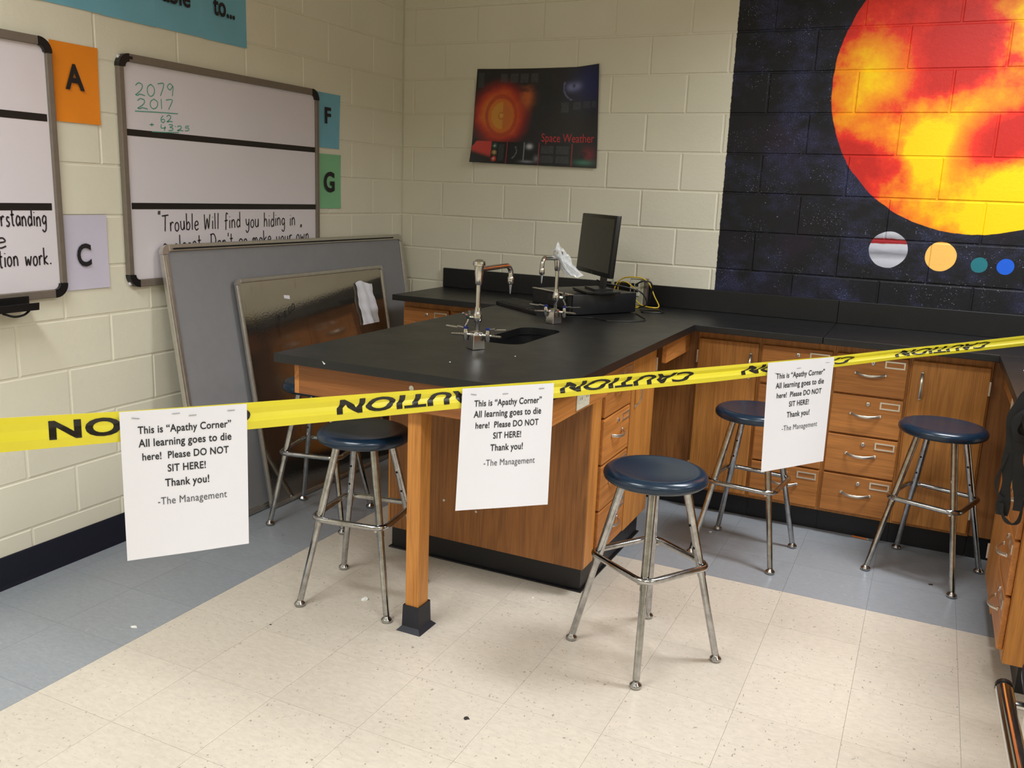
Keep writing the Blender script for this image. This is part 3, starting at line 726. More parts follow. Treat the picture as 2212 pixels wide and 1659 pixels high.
def knee(a0, a1, lab):
    t = thing('knee_space_panel', lab, 'panel', ((a0+a1)/2, -0.41, 0), 0, 'knee space back panels')
    obj('board', box(B(), a0+.001, a1-.001, -0.425, -0.405, Z0, Z1), M['wood_dark'], t)
    obj('toe_kick', box(B(), a0+.001, a1-.001, -0.394, -0.375, 0.0005, Z0-.001), M['blackvinyl'], t)
knee(0.985, 1.937, 'dark oak panel closing the knee space behind the left island')
knee(3.171, 4.19, 'dark oak panel closing the knee space behind the right island')
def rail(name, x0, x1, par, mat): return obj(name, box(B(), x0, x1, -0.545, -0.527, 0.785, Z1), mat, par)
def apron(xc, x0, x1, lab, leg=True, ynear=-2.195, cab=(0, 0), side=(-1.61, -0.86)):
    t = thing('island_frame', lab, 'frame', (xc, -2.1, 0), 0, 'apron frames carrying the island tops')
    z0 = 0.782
    obj('apron', box(B(), x0+.0185, x1-.0185, ynear, ynear+.018, z0, Z1), M['wood_apron_shaded'], t)
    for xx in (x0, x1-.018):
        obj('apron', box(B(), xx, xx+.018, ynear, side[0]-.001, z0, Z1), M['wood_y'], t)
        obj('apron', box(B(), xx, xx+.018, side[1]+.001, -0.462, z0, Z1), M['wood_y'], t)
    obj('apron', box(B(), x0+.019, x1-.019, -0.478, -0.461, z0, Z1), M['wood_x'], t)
    if leg:
        lx0, lx1, ly0, ly1 = xc-.027+.003, xc+.024+.003, -2.158, -2.092
        obj('leg', box(B(), lx0, lx1, ly0, ly1, .0008, Z1, .0025), M['wood_v'], t, label='square oak leg')
        bt = B(); V = []
        for z, e in ((0.0005, .022), (0.010, .013), (.016, .0075), (.092, .0055), (.092, .0015)):
            V.append([bt.verts.new((a, b, z)) for a, b in ((lx0-e, ly0-e), (lx1+e, ly0-e), (lx1+e, ly1+e), (lx0-e, ly1+e))])
        for a, b in zip(V, V[1:]):
            for k in range(4): bt.faces.new((a[k], a[(k+1) % 4], b[(k+1) % 4], b[k]))
        obj('leg_boot', bt, M['navyboot'], t, label='black rubber boot')
    bm = B(); lathe(bm, [(0.009, 0), (0.009, .002), (0, .0025)], 12, mp=lambda x, y, d: (xc+.012+x, ynear-d, 0.858+y)); obj('plug', bm, M['nickel'], t)
    return t
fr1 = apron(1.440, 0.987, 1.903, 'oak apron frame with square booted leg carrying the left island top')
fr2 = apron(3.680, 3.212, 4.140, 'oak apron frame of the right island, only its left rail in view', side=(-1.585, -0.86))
# left island cabinet: panel faces the camera, drawers face right
t = thing('base_cabinet', 'large oak island cabinet, plain panel to the camera, drawers to the right', 'cabinet', (1.42, -1.24, 0), 0)
obj('body', box(B(), 1.003, 1.846, -1.610, -0.860, Z0, 0.66), M['wood_dark'], t)
obj('face_frame', box(B(), 1.828, 1.846, -1.610, -0.860, 0.6605, Z1), M['wood_v'], t)
obj('back_panel', box(B(), 1.003, 1.8275, -0.872, -0.860, 0.6605, Z1), M['wood_dark'], t)
obj('front_panel', box(B(), 1.001, 1.852, -1.622, -1.6105, Z0, Z1), M['wood_dark'], t, label='plain oak panel with vertical grain')
obj('side_panel', box(B(), 0.992, 1.0025, -1.622, -0.860, Z0, Z1), M['wood_v'], t)
obj('toe_kick', box(B(), 0.985, 1.832, -1.580, -0.88, 0.0005, Z0-.0005), M['blackvinyl'], t, label='black vinyl base')
obj('toe_lip', box(B(), 0.975, 1.842, -1.592, -0.87, 0.0004, 0.006, .001, 1), M['blackvinyl'], t)
FI = frame((1.8465, -1.610, 0), (0, 1), (1, 0))
for k in range(4): drawer(t, FI, 0.100, 0.412, 0.849-(k+1)*DZ, 0.849-k*DZ, M['wood_y'])
obj('stile', cbox(FI, 0.0, 0.097, 0, .006, Z0, Z1), M['wood_v'], t)
door(t, FI, 0.420, 0.745, Z0+.004, 0.865, False, hz=0.70)
for (x, z) in ((1.255, .27), (1.40, .25)):
    bm = B(); lathe(bm, [(.006, 0), (.005, .002), (0, .0022)], 10, mp=lambda a, b, d: (x+a, -1.6222-d, z+b)); obj('screw', bm, M['nickel'], t)
# outlet on the island's right apron
t = thing('power_outlet', 'cream double power outlet on the island apron under the tape', 'outlet', (1.903, -1.86, 0.80))
obj('cover', box(B(), 1.9035, 1.9085, -1.915, -1.803, 0.790, 0.862, .002), M['outlet'], t)
for yy in (-1.887, -1.831):
    s_ = obj('socket', box(B(), 1.9085, 1.910, yy-.018, yy+.018, .812, .840, .0006, 1), M['outlet'], t)
    for dy in (-.007, .007): obj('slot', box(B(), 1.9101, 1.9106, yy+dy-.001, yy+dy+.001, .822, .832), M['darkhole'], s_)
# right island cabinet, drawers facing left
t = thing('base_cabinet', 'oak drawer cabinet of the right island at the right frame edge', 'cabinet', (3.6, -1.24, 0))
obj('body', box(B(), 3.2375, 4.12, -1.580, -0.865, Z0, Z1), M['wood_v'], t)
obj('end_panel', box(B(), 3.240, 4.12, -1.594, -1.5805, Z0, Z1), M['wood_v'], t, label='oak end panel')
obj('toe_kick', box(B(), 3.29, 4.08, -1.555, -0.88, 0.0005, Z0-.0005), M['blackvinyl'], t)
FR = frame((3.237, -0.865, 0), (0, -1), (-1, 0))
for k in range(4): drawer(t, FR, 0.400, 0.715, 0.868-(k+1)*DZ, 0.868-k*DZ, M['wood_y'])
door(t, FR, 0.006, 0.392, Z0+.004, 0.868, True, hz=.70)
# ------------------------------------------------------------------ stools
def make_stool():
    t = thing('lab_stool', '', 'stool', (0, 0, 0), 0, 'navy lab stools with chrome legs', local=True)
    hs = 0.635; r = 0.167
    prof = [(0, hs-.004), (.06, hs-.004), (.115, hs-.003), (.132, hs-.001), (.142, hs), (.152, hs-.002), (.160, hs-.007), (.1655, hs-.015), (r, hs-.024), (.164, hs-.033), (.156, hs-.039), (.14, hs-.042), (0, hs-.042)]
    obj('seat', lathe(B(), prof, 48), M['seat'], t, smooth=60, label='round navy moulded seat')
    obj('seat_plate', lathe(B(), [(0, hs-.0425), (.11, hs-.0425), (.115, hs-.046), (.11, hs-.049), (0, hs-.049)], 24), M['stoolchrome'], t, smooth=True)
    top, fz = hs-.047, .012; a, f = .070, .1695
    zr = .325
    for sx in (-1, 1):
        for sy in (-1, 1):
            P0 = Vector((sx*a, sy*a, top)); P1 = Vector((sx*f, sy*f, fz)); D = (P1-P0)
            at = lambda z: P0+D*((z-top)/(fz-top))
            o = obj('leg', tube(B(), [P0, at(.29)], .0135, 14), M['stoolchrome'], t, smooth=True, label='chrome tube leg')
            obj('lower_tube', tube(B(), [at(.2895), at(.024)], .0115, 14), M['stoolchrome'], o, smooth=True)
            obj('glide', lathe(B(), [(0, .0006), (.012, .0006), (.0185, .003), (.020, .008), (.018, .013), (.011, .019), (.009, .025), (0, .026)], 16, (P1.x, P1.y, 0)), M['stoolchrome'], o, smooth=50)
            q = Vector((-sx, sy, 0)).normalized() if sx*sy > 0 else Vector((sx, sy, 0)).normalized()
            q = Vector((sx*0, -sy, 0))
            hb = B()
            for z in (.46, .385):
                c_ = at(z); lathe(hb, [(.0045, .0128), (.0045, .0142), (0, .0143)], 8, mp=lambda x, y, d: (c_.x+x, c_.y-sy*d, c_.z+y))
            obj('adjustment_hole', hb, M['darkhole'], o)
    h, c = .139, .042; pts = []
    for cx, cy, a0 in ((h-c, h-c, 0), (-h+c, h-c, 90), (-h+c, -h+c, 180), (h-c, -h+c, 270)): pts += [(p[0], p[1], zr) for p in arc(cx, cy, c, a0, a0+90, 6)]
    fr_ = obj('foot_ring', tube(B(), pts, .0105, 12, closed=True), M['stoolchrome'], t, smooth=True, label='bent chrome foot ring')
    for sx in (-1, 1):
        for sy in (-1, 1): obj('ring_bolt', tube(B(), [(sx*.110, sy*.138, zr-.012), (sx*.110, sy*.122, zr-.014)], .005, 8), M['nickel'], fr_, smooth=True)
    return t
st = make_stool()
spots = [(2.176, -1.885, -32.4, 'front stool standing alone on the cream tiles, closest to the camera'),
         (1.140, -2.005, 9.0, 'stool under the left corner of the island, beside the wooden leg'),
         (0.519, -1.449, 14.0, 'stool behind the left side of the island, before the steel board'),
         (2.300, -0.842, -6.5, 'stool half hidden behind the rightmost hanging notice'),
         (3.009, -0.672, -18.0, 'rightmost stool, before the oak door cabinet on the blue tiles')]
for i, (x, y, a, lab) in enumerate(spots):
    if i == 0: st.location = (x, y, 0); st.rotation_euler = (0, 0, radians(a)); st['label'] = lab
    else: dup(st, (x, y, 0), radians(a), lab)

# ------------------------------------------------------------------ lab taps
def make_tap(loc, rz, lab, spout_rot, cross_rot, reach):
    t = thing('lab_faucet', lab, 'faucet', loc, rz, 'chrome lab faucets on the island', local=True)
    b = B(); V = []
    for z, e in ((0.0004, .0255), (.052, .0225), (.060, .019), (.064, .012)): V.append([b.verts.new((v[0]-.008, v[1], v[2])) for v in ((-e, -e, z), (e, -e, z), (e, e, z), (-e, e, z))])
    for p, q in zip(V, V[1:]):
        for k in range(4): b.faces.new((p[k], p[(k+1) % 4], q[(k+1) % 4], q[k]))
    b.faces.new(V[-1]); b.faces.new(V[0][::-1]); bmesh.ops.bevel(b, geom=[e for e in b.edges], offset=.0015, segments=1, affect='EDGES')
    obj('base_block', b, M['chrome'], t)
    body = obj('valve_body', lathe(B(), [(.008, .068), (.008, .094), (.013, .100), (.016, .108), (.016, .124), (.013, .132), (.0105, .150), (.0105, .152)], 18), M['chrome'], t, smooth=50)
    dz = -.044
    obj('riser', tube(B(), [(0, 0, .150), (0, 0, .290+dz)], .0085, 16), M['chrome'], t, smooth=True)
    obj('vacuum_breaker', lathe(B(), [(r_, z+dz) for r_, z in [(.010, .275), (.0125, .280), (.0135, .300), (.0160, .318), (.0165, .338), (.0165, .342), (.0215, .344), (.0225, .350), (.0215, .358), (.015, .361), (.013, .364), (.008, .365), (.0, .365)]], 24), M['chrome'], t, smooth=50)
    spout_rot -= rz; cross_rot -= rz; d = Vector((cos(spout_rot), sin(spout_rot), 0))
    zs = .330+dz; L_ = reach; pts = [d*.012+Vector((0, 0, zs)), d*(L_-.043)+Vector((0, 0, zs+.006)), d*(L_-.020)+Vector((0, 0, zs+.005)), d*(L_-.006)+Vector((0, 0, zs-.005)), d*L_+Vector((0, 0, zs-.020)), d*L_+Vector((0, 0, zs-.040))]
    sp = obj('spout', tube(B(), cr(pts, 5), .0092, 14), M['chrome'], t, smooth=True)
    cx, cy = d.x*L_, d.y*L_
    obj('tip_collar', lathe(B(), [(.0092, zs-.034), (.0115, zs-.037), (.0115, zs-.058), (.009, zs-.061), (.0, zs-.061)], 14, (cx, cy, 0)), M['chrome'], sp, smooth=50)
    pf = [(.006, zs-.061)]
    for k in range(8): pf += [(.0068-.0005*k, zs-.063-.0048*k), (.0048-.0005*k, zs-.0645-.0048*k)]
    pf.append((0, zs-.103)); obj('serrated_tip', lathe(B(), pf, 12, (cx, cy, 0)), M['barb'], sp)
    # four-arm handle on the side of the body
    e = Vector((cos(cross_rot), sin(cross_rot), 0)); s_ = Vector((-e.y, e.x, 0)); c0 = Vector((0, 0, .114))
    hb = B(); tube(hb, [c0+e*.012, c0+e*.030], [.009, .007], 12)
    hd = obj('bonnet', hb, M['chrome'], t, smooth=True)
    hb = B()
    for k in range(3):
        an = 2*pi*k/3+.5; v = s_*cos(an)+Vector((0, 0, 1))*sin(an); tube(hb, cr([c0+e*.034, c0+e*.036+v*.014, c0+e*.046+v*.034], 4), [.0045]*8+[.0036], 8)
    obj('handle', hb, M['chrome'], hd, smooth=True)
    hb = B(); tube(hb, [c0+e*.030, c0+e*.041], .008, 12); obj('index_button', hb, M['greenindex'], hd, smooth=True)
    # gas cocks on opposite corners
    for g, (ang, mi) in enumerate(((radians(25+172)-rz, 'blueindex'), (radians(25-22)-rz, 'blueindex'))):
        v = Vector((cos(ang), sin(ang), 0)); zc = .052; q = v*.042+Vector((0, 0, zc))
        gb_ = B(); tube(gb_, [v*.020+Vector((0, 0, zc)), q], .0065, 10); lathe(gb_, [(0, -.022), (.005, -.022), (.0085, -.014), (.0085, .014), (.007, .020), (0, .020)], 14, tuple(q))
        gc = obj('gas_cock', gb_, M['chrome'], t, smooth=50)
        pts = [q+v*(.006+.0046*k) for k in range(11)]; rr = [.0062 if k % 2 == 0 else .0048 for k in range(11)]; rr = [x_*(1-.03*k) for k, x_ in enumerate(rr)]
        obj('hose_barb', tube(B(), pts, rr, 10), M['chrome'], gc)
        lv = B(); up = Vector((0, 0, .026)); sd = Vector((-v.y, v.x, 0))
        L0, L1, L2 = q+up+v*.006, q+up+v*.030, q+up+v*.072
        for (A_, C_, w0, w1) in ((L0, L1, .004, .009), (L1, L2, .009, .006)):
            vs = [lv.verts.new(A_+sd*w0), lv.verts.new(A_-sd*w0), lv.verts.new(C_-sd*w1+Vector((0, 0, .004))), lv.verts.new(C_+sd*w1+Vector((0, 0, .004)))]
            vb = [lv.verts.new(x_.co-Vector((0, 0, .003))) for x_ in vs]
            lv.faces.new(vs); lv.faces.new(vb[::-1])
            for k in range(4): lv.faces.new((vs[k], vs[(k+1) % 4], vb[(k+1) % 4], vb[k]))
        obj('lever', lv, M['chrome'], gc)
        obj('index_disc', lathe(B(), [(0, .0205), (.009, .0205), (.009, .027), (.006, .0285), (0, .0285)], 14, tuple(q)), M[mi], gc, smooth=50)
    return t
yaw = radians(25.1)     # picture-right direction in plan
make_tap((1.446, -1.748, H+.0004), radians(-31), 'chrome lab faucet nearer the camera, at the front end of the sink', radians(78), yaw+pi-.35, .185)
make_tap((1.420, -0.965, H+.0004), radians(-25), 'chrome lab faucet with a plastic bag over its top, beyond the sink', radians(-92), yaw+.25, .155)
# bag over the far tap's head
def bagf(u, v):
    a = 2*pi*u; c0 = Vector((1.420, -0.965, H+.308))
    rx = .030+.010*sin(3*a+1)+.006*sin(5*a+v*6); dn = v
    dirp = Vector((cos(yaw), sin(yaw), 0)); per = Vector((-sin(yaw), cos(yaw), 0))
    dr = .062*dn*dn+.004
    p_ = c0+dirp*(rx*cos(a)*sin(.35+2.4*min(dn, .55))+dr*1.1)+per*(rx*.8*sin(a)*sin(.35+2.4*min(dn, .55)))+Vector((0, 0, .030-.125*dn+.008*sin(2*a)+ .012*(1 if dn < .3 else 0)*cos(a+2.6)))
    return p_
bm = B(); grid(bm, 26, 16, bagf); bmesh.ops.remove_doubles(bm, verts=bm.verts, dist=1e-5)
single('plastic_bag', bm, M['bag'], (1.42, -0.965, H+.29), 'crumpled clear plastic bag draped over the far faucet', 'bag', smooth=30)
bm = B(); d_ = Vector((cos(yaw), sin(yaw), 0)); pr_ = Vector((-sin(yaw), cos(yaw), 0)); c0 = Vector((1.42, -.965, H-.044))
vs = [bm.verts.new(c0+d_*a+pr_*s+Vector((0, 0, z))) for a, s, z in ((-.032, -.02, .375), (-.006, -.028, .350), (-.016, .0, .318), (.010, -.03, .330), (.098, -.02, .268), (.082, -.01, .252), (.030, .02, .335))]
for f in ((0, 1, 2), (1, 3, 2), (3, 4, 5), (3, 5, 2), (1, 6, 3), (6, 4, 3)): bm.faces.new([vs[i] for i in f])
bo = [o for o in COL.objects if o.name == 'plastic_bag'][0]
OFF[bo] = Vector(bo.location); obj('torn_flap', bm, M['bag'], bo)

# ------------------------------------------------------------------ computer
PCa = math.atan2(.337, .203)
def pcmap(c):
    ca, sa = cos(PCa), sin(PCa); return lambda a, b, d: (c[0]+ca*a-sa*b, c[1]+sa*a+ca*b, d)
PM = pcmap((1.392, -0.690))
t = thing('desktop_computer', 'black desktop computer lying flat on the back worktop under the monitor', 'computer', (1.38, -.42, H))
obj('case', box(B(), 0, .392, 0, .315, H+.004, H+.100, .004, 2, mp=PM), M['pcplastic'], t, smooth=30)
obj('front_bezel', box(B(), -.014, -.0005, .003, .312, H+.004, H+.098, .003, 1, mp=PM), M['blackplastic'], t)
obj('top_trim', box(B(), -.016, .004, .0, .315, H+.0985, H+.1025, .001, 1, mp=PM), M['nickel'], t)
obj('disc_drive', box(B(), -.0165, -.0142, .03, .175, H+.055, H+.09, mp=PM), M['blackgloss'], t)
for (a, b) in ((.03, .03), (.36, .03), (.03, .285), (.36, .285)): obj('foot', box(B(), a-.012, a+.012, b-.012, b+.012, H+.0003, H+.0045, mp=PM), M['blackplastic'], t)
# monitor turned towards the keyboard, seen obliquely
mc = Vector((1.408, -0.505)); md = Vector((.655, -.756)); mb_ = Vector((.756, .655))
def mmap(a, b, d):
    b2 = b+(d-1.1)*.075
    return (mc.x+md.x*a+mb_.x*b2, mc.y+md.y*a+mb_.y*b2, d)
t = thing('monitor', 'black computer monitor on a stand on the computer, turned away to the left', 'monitor', (mc.x, mc.y, H+.1))
obj('housing', box(B(), -.230, .230, 0, .022, 1.106, 1.390, .004, 2, mp=mmap), M['blackplastic'], t, smooth=30)
obj('screen', box(B(), -.212, .212, -.0012, .001, 1.128, 1.374, mp=mmap), M['blackgloss'], t)
bm = B()
V = [[bm.verts.new(mmap(a, b, z)) for a, z in ((-x_, 1.106+zz), (x_, 1.106+zz), (x_, 1.390-zz), (-x_, 1.390-zz))] for x_, b, zz in ((.229, .0225, 0), (.205, .032, .045), (.14, .052, .075))]
for p, q in zip(V, V[1:]):
    for k in range(4): bm.faces.new((p[k], p[(k+1) % 4], q[(k+1) % 4], q[k]))
bm.faces.new(V[-1]); obj('rear_shell', bm, M['blackplastic'], t)
obj('emblem', box(B(), -.014, .014, -.001, .0002, 1.111, 1.117, mp=mmap), M['pcplastic'], t)
obj('stand_post', box(B(), -.030, .030, .058, .074, H+.112, 1.17, .003, 1, mp=mmap), M['blackplastic'], t)
bm = B(); prism(bm, [(-.105, -.050), (.105, -.050), (.120, .02), (.09, .125), (-.09, .125), (-.120, .02)], H+.1030, H+.111, lambda a, b, d: mmap(a, b, d)); obj('stand_base', bm, M['blackplastic'], t)
bm = B(); prism(bm, [(-.070, .0), (.070, .0), (.055, .10), (-.055, .10)], H+.111, H+.122, lambda a, b, d: mmap(a, b, d)); obj('swivel', bm, M['blackplastic'], t)
# keyboard
K0, K1 = Vector((.915, -.536)), Vector((1.252, -.782)); kd = (K1-K0).normalized(); kn = Vector((-kd.y, kd.x)); KL = (K1-K0).length
kmap = lambda a, b, d: (K0.x+kd.x*a+kn.x*b, K0.y+kd.y*a+kn.y*b, H+d)
t = thing('keyboard', 'black keyboard lying aslant on the island worktop before the computer', 'keyboard', (1.12, -.6, H))
bm = B(); prism(bm, [(0, .0005), (.112, .0005), (.112, .026), (.108, .030), (.004, .018), (0, .014)], 0, KL, lambda a, b, d: kmap(d, a, b)); obj('tray', bm, M['blackplastic'], t)
me_key = None
for r_ in range(6):
    nk = 20 if r_ < 5 else 14
    for k in range(nk):
        a0 = .008+(KL-.016)*k/nk; a1 = .008+(KL-.016)*(k+1)/nk; b0 = .010+.0165*r_; zz = .0150+.013*(b0/.112)
        if nk == 20 and k in (14, 16): continue
        kb = B(); box(kb, a0+.001, a1-.001, b0, b0+.0140, zz, zz+.006, .0015, 1, mp=kmap); obj('key', kb, M['pcplastic'], t)
def cable(name, pts, r, m, lab, cat='cable', grp=None):
    P_ = cr(pts, 8); bm = B(); tube(bm, P_, r, 8); return single(name, bm, m, tuple(P_[0]), lab, cat, grp, smooth=True)
cable('keyboard_cable', [(1.05, -.50, H+.014), (1.02, -.40, H+.003), (1.06, -.27, H+.003), (1.18, -.22, H+.003), (1.23, -.30, H+.003), (1.20, -.36, H+.003)], .0022, M['blackplastic'], 'thin black keyboard cable curling on the back worktop')
# wall jack box with yellow cables
t = thing('wall_jack_box', 'cream jack box standing against the backsplash, right of the computer', 'jack box', (1.50, -.04, H))
obj('housing', box(B(), 1.462, 1.535, -.056, -.0215, H+.0005, H+.140, .003), M['raceway'], t)
obj('side_cover', box(B(), 1.5355, 1.553, -.054, -.0215, H+.0005, H+.142, .002), M['wbframe'], t)
obj('face_plate', box(B(), 1.464, 1.516, -.0605, -.0565, H+.05, H+.134, .001, 1), M['outlet'], t)
for i_, (x_, z_) in enumerate(((1.478, H+.078), (1.500, H+.078), (1.478, H+.108), (1.500, H+.108))): obj('jack', box(B(), x_-.008, x_+.008, -.062, -.0606, z_-.008, z_+.008), M['darkhole'], t)
obj('label_strip', box(B(), 1.35, 1.362, -.035, -.0215, H+.095, H+.125), M['raceway'], t)
cable('yellow_cable', [(1.500, -.064, H+.078), (1.492, -.10, H+.10), (1.46, -.11, H+.122), (1.42, -.09, H+.118), (1.40, -.07, H+.085), (1.41, -.06, H+.02)], .0032, M['yellowcable'], 'yellow network cable plugged into the jack box front, arching left', 'cable', 'yellow network cables')
cable('yellow_cable', [(1.37, -.07, H+.03), (1.385, -.06, H+.10), (1.42, -.06, H+.136), (1.47, -.064, H+.147), (1.53, -.060, H+.144), (1.565, -.05, H+.115), (1.60, -.06, H+.055), (1.635, -.09, H+.010), (1.61, -.12, H+.004), (1.55, -.12, H+.012), (1.50, -.11, H+.045)], .0034, M['yellowcable'], 'yellow network cable looping over the jack box and down its right side', 'cable', 'yellow network cables')
cable('yellow_cable', [(1.46, -.16, H+.008), (1.51, -.155, H+.012), (1.55, -.16, H+.006), (1.52, -.18, H+.004), (1.44, -.19, H+.006)], .0034, M['yellowcable'], 'short yellow cable loop lying behind the computer corner', 'cable', 'yellow network cables')
cable('black_cable', [(1.496, -.066, H+.104), (1.51, -.09, H+.116), (1.54, -.09, H+.132), (1.575, -.07, H+.128), (1.585, -.06, H+.09), (1.57, -.06, H+.01)], .0042, M['blackplastic'], 'thick black cable arching from the jack box to its right', 'cable', 'black cables by the computer')
cable('black_cable', [(1.40, -.40, H+.150), (1.43, -.33, H+.128), (1.50, -.25, H+.112), (1.57, -.20, H+.085), (1.60, -.19, H+.03), (1.56, -.20, H+.006)], .0038, M['blackplastic'], 'black cable running from the monitor over the computer', 'cable', 'black cables by the computer')
cable('black_cable', [(1.58, -.24, H+.0045), (1.66, -.22, H+.0045), (1.71, -.28, H+.0045), (1.63, -.33, H+.0045), (1.60, -.28, H+.0045)], .0030, M['blackplastic'], 'black cable coiled on the worktop right of the computer', 'cable', 'black cables by the computer')
cable('black_cable', [(1.38, -.74, H+.003), (1.50, -.70, H+.003), (1.60, -.74, H+.003), (1.72, -.62, H+.003), (1.66, -.48, H+.003), (1.61, -.40, H+.003)], .0022, M['blackplastic'], 'thin black cable trailing before the computer', 'cable', 'black cables by the computer')
bm = B(); box(bm, 0, .01, 0, .01, 0, .01); bm.free()

# ------------------------------------------------------------------ poster on the back wall
def pc(u, v):
    """poster surface: u right 0..1, v up 0..1"""
    x = .487+(1.203-.487)*u; xb = .470+(1.218-.470)*u
    xx = xb+(x-xb)*v; zt = 2.134+.0035*sin(pi*u)*-1+.010*max(0, u-.82)/.18; zb = 1.634-.016*u
    z = zb+(zt-zb)*v
    d = .004+.020*max(0, (.22-u)/.22)**1.6*(1.1-.9*v)+.014*max(0, (u-.82)/.18)**2*v+.018*max(0, (.25-v)/.25)**1.5*(1-.6*u)+.004*sin(pi*v)*sin(pi*u)
    return (xx, -d, z)
NU, NV = 150, 108
bm = B(); V = grid(bm, NU, NV, pc); me = bpy.data.meshes.new('print'); bm.verts.index_update()
rp = random.Random(3)
import numpy as np
rng = np.random.RandomState(5)
def vnoise(nx, ny, f):
    g = rng.rand(f+2, f+2); xs_ = np.linspace(0, f, nx); ys_ = np.linspace(0, f, ny); xi = xs_.astype(int); yi = ys_.astype(int); fx = (xs_-xi)[:, None]; fy = (ys_-yi)[None, :]
    a = g[np.ix_(xi, yi)]; b = g[np.ix_(xi+1, yi)]; c = g[np.ix_(xi, yi+1)]; d = g[np.ix_(xi+1, yi+1)]
    return a*(1-fx)*(1-fy)+b*fx*(1-fy)+c*(1-fx)*fy+d*fx*fy
U, W_ = np.meshgrid(np.linspace(0, 1, NU+1), np.linspace(0, 1, NV+1), indexing='ij')
nz = .5*vnoise(NU+1, NV+1, 9)+.3*vnoise(NU+1, NV+1, 22)+.2*vnoise(NU+1, NV+1, 48)
s1 = lambda x, a, b: np.clip((x-a)/(b-a), 0, 1)**2*(3-2*np.clip((x-a)/(b-a), 0, 1))
def C3(r, g, b): return np.array(srgb(r, g, b)[:3])
img = np.ones((NU+1, NV+1, 3))*C3(30, 27, 30)
def paint(mask, col): 
    global img
    img = img*(1-mask[..., None])+np.array(col)*mask[..., None]
paint(s1(nz, .45, .7)*.35, C3(36, 40, 46))
asp = 1.38
dS = np.sqrt(((U-.215)*asp)**2+(W_-.53)**2)
paint(1-s1(dS+.06*(nz-.5), .24, .40), C3(150, 34, 30))
paint(1-s1(dS+.07*(nz-.5), .20, .31), C3(206, 74, 34))
paint((1-s1(dS+.12*(nz-.5), .14, .25))*.8, C3(212, 124, 44))
dE = np.sqrt(((U-.225)*asp)**2+((W_-.51)*.82)**2)
paint(((dE > .150) & (dE < .185))*.75, C3(176, 62, 34))
paint((dE < .115)*.9, C3(214, 150, 60)); paint(((dE < .115) & (U > .235))*.7, C3(198, 92, 44)); paint((dE < .036)*1.0, C3(196, 120, 50)); paint((dE < .022)*.8, C3(222, 166, 72))
fl_ = np.exp(-(((U-.43)/.05)**2+((W_-.70)/.10)**2))*s1(nz, .35, .65); paint(np.clip(fl_*1.3, 0, 1), C3(190, 96, 44))
bl = np.exp(-(((U-.93)/.14)**2+((W_-.83)/.20)**2)); paint(np.clip(bl, 0, 1)*.9, C3(38, 42, 96))
bl = np.exp(-(((U-.78)/.035)**2+((W_-.80)/.04)**2))+.9*np.exp(-(((U-.83)/.035)**2+((W_-.81)/.04)**2)); paint(np.clip(bl, 0, 1)*.75, C3(130, 136, 190))
dB_ = np.sqrt(((U-.82)*asp)**2+(W_-.80)**2); paint((np.abs(dB_-.13) < .006)*(U < .80)*(W_ < .86)*.8, C3(120, 122, 160)); paint(np.exp(-(((U-.805)/.010)**2+((W_-.815)/.018)**2)), C3(16, 18, 34))
blk = C3(70, 70, 74)
for u0 in (.20, .285, .37, .455): paint(((U > u0) & (U < u0+.065) & (W_ > .855) & (W_ < .945))*(.4+.5*rng.rand(NU+1, NV+1)), blk)
paint(((U > .015) & (U < .065) & (W_ > .80) & (W_ < .96))*(.3+.4*rng.rand(NU+1, NV+1)), blk)
for u0, wd_, hh in ((.71, .062, .10), (.80, .065, .08), (.885, .05, .07), (.95, .035, .07)): paint(((U > u0) & (U < u0+wd_) & (W_ > .655-hh) & (W_ < .655))*(.35+.45*rng.rand(NU+1, NV+1)), blk)
# bottom strip
bt_ = W_ < .235
paint(bt_*1.0, C3(22, 18, 22))
paint((bt_ & (U < .155) & (((U-.03)*1.0+(.22-W_)*.55) > .0) & (W_ > .055+.9*np.maximum(0, U-.09)*.0))*s1(W_+.35*(U), .10, .16), C3(196, 60, 52))
paint((bt_ & (U > .155))*1.0, C3(24, 26, 30))
for k, (cz, cl) in enumerate(((.19, (48, 92, 82)), (.12, (150, 120, 56)), (.05, (196, 60, 50)))):
    dd = np.sqrt(((U-.185)*asp)**2+(W_-cz)**2); paint((dd < .028)*.9, C3(*cl)); paint((dd < .010)*.8, C3(200, 190, 170))
paint(((U > .215) & (U < .262) & bt_ & (W_ < .21) & (W_ > .03))*(.3+.3*rng.rand(NU+1, NV+1)), blk)
paint((np.abs(U-.425) < .0045)*bt_*(W_ > .04)*.9, C3(150, 150, 156)); paint(np.clip(np.exp(-(((U-.47)/.022)**2+((W_-.195)/.024)**2))*1.3, 0, 1), C3(190, 190, 196))
dd = np.abs(np.sqrt(((U-.30)*asp)**2+(W_-.14)**2)-.09); paint((dd < .005)*(U > .33)*bt_*(W_ < .19)*.7, C3(130, 130, 138))
paint(np.clip(np.exp(-(((U-.455)/.05)**2+((W_-.035)/.012)**2)), 0, 1)*.8, C3(150, 150, 156)); paint(np.clip(np.exp(-(((U-.53)/.02)**2+((W_-.07)/.03)**2)), 0, 1)*.6, C3(140, 140, 148))
for u0, z0_ in ((.56, .125), (.68, .125), (.56, .03), (.68, .03)): paint(((U > u0) & (U < u0+.105) & (W_ > z0_) & (W_ < z0_+.08))*(.35+.5*rng.rand(NU+1, NV+1)), blk)
paint(np.clip(np.exp(-(((U-.93)/.05)**2+((W_-.13)/.07)**2))*s1(nz, .2, .6), 0, 1)*bt_, C3(120, 34, 44)); paint(np.clip(np.exp(-(((U-.90)/.07)**2+((W_-.05)/.025)**2)), 0, 1), C3(60, 120, 98))
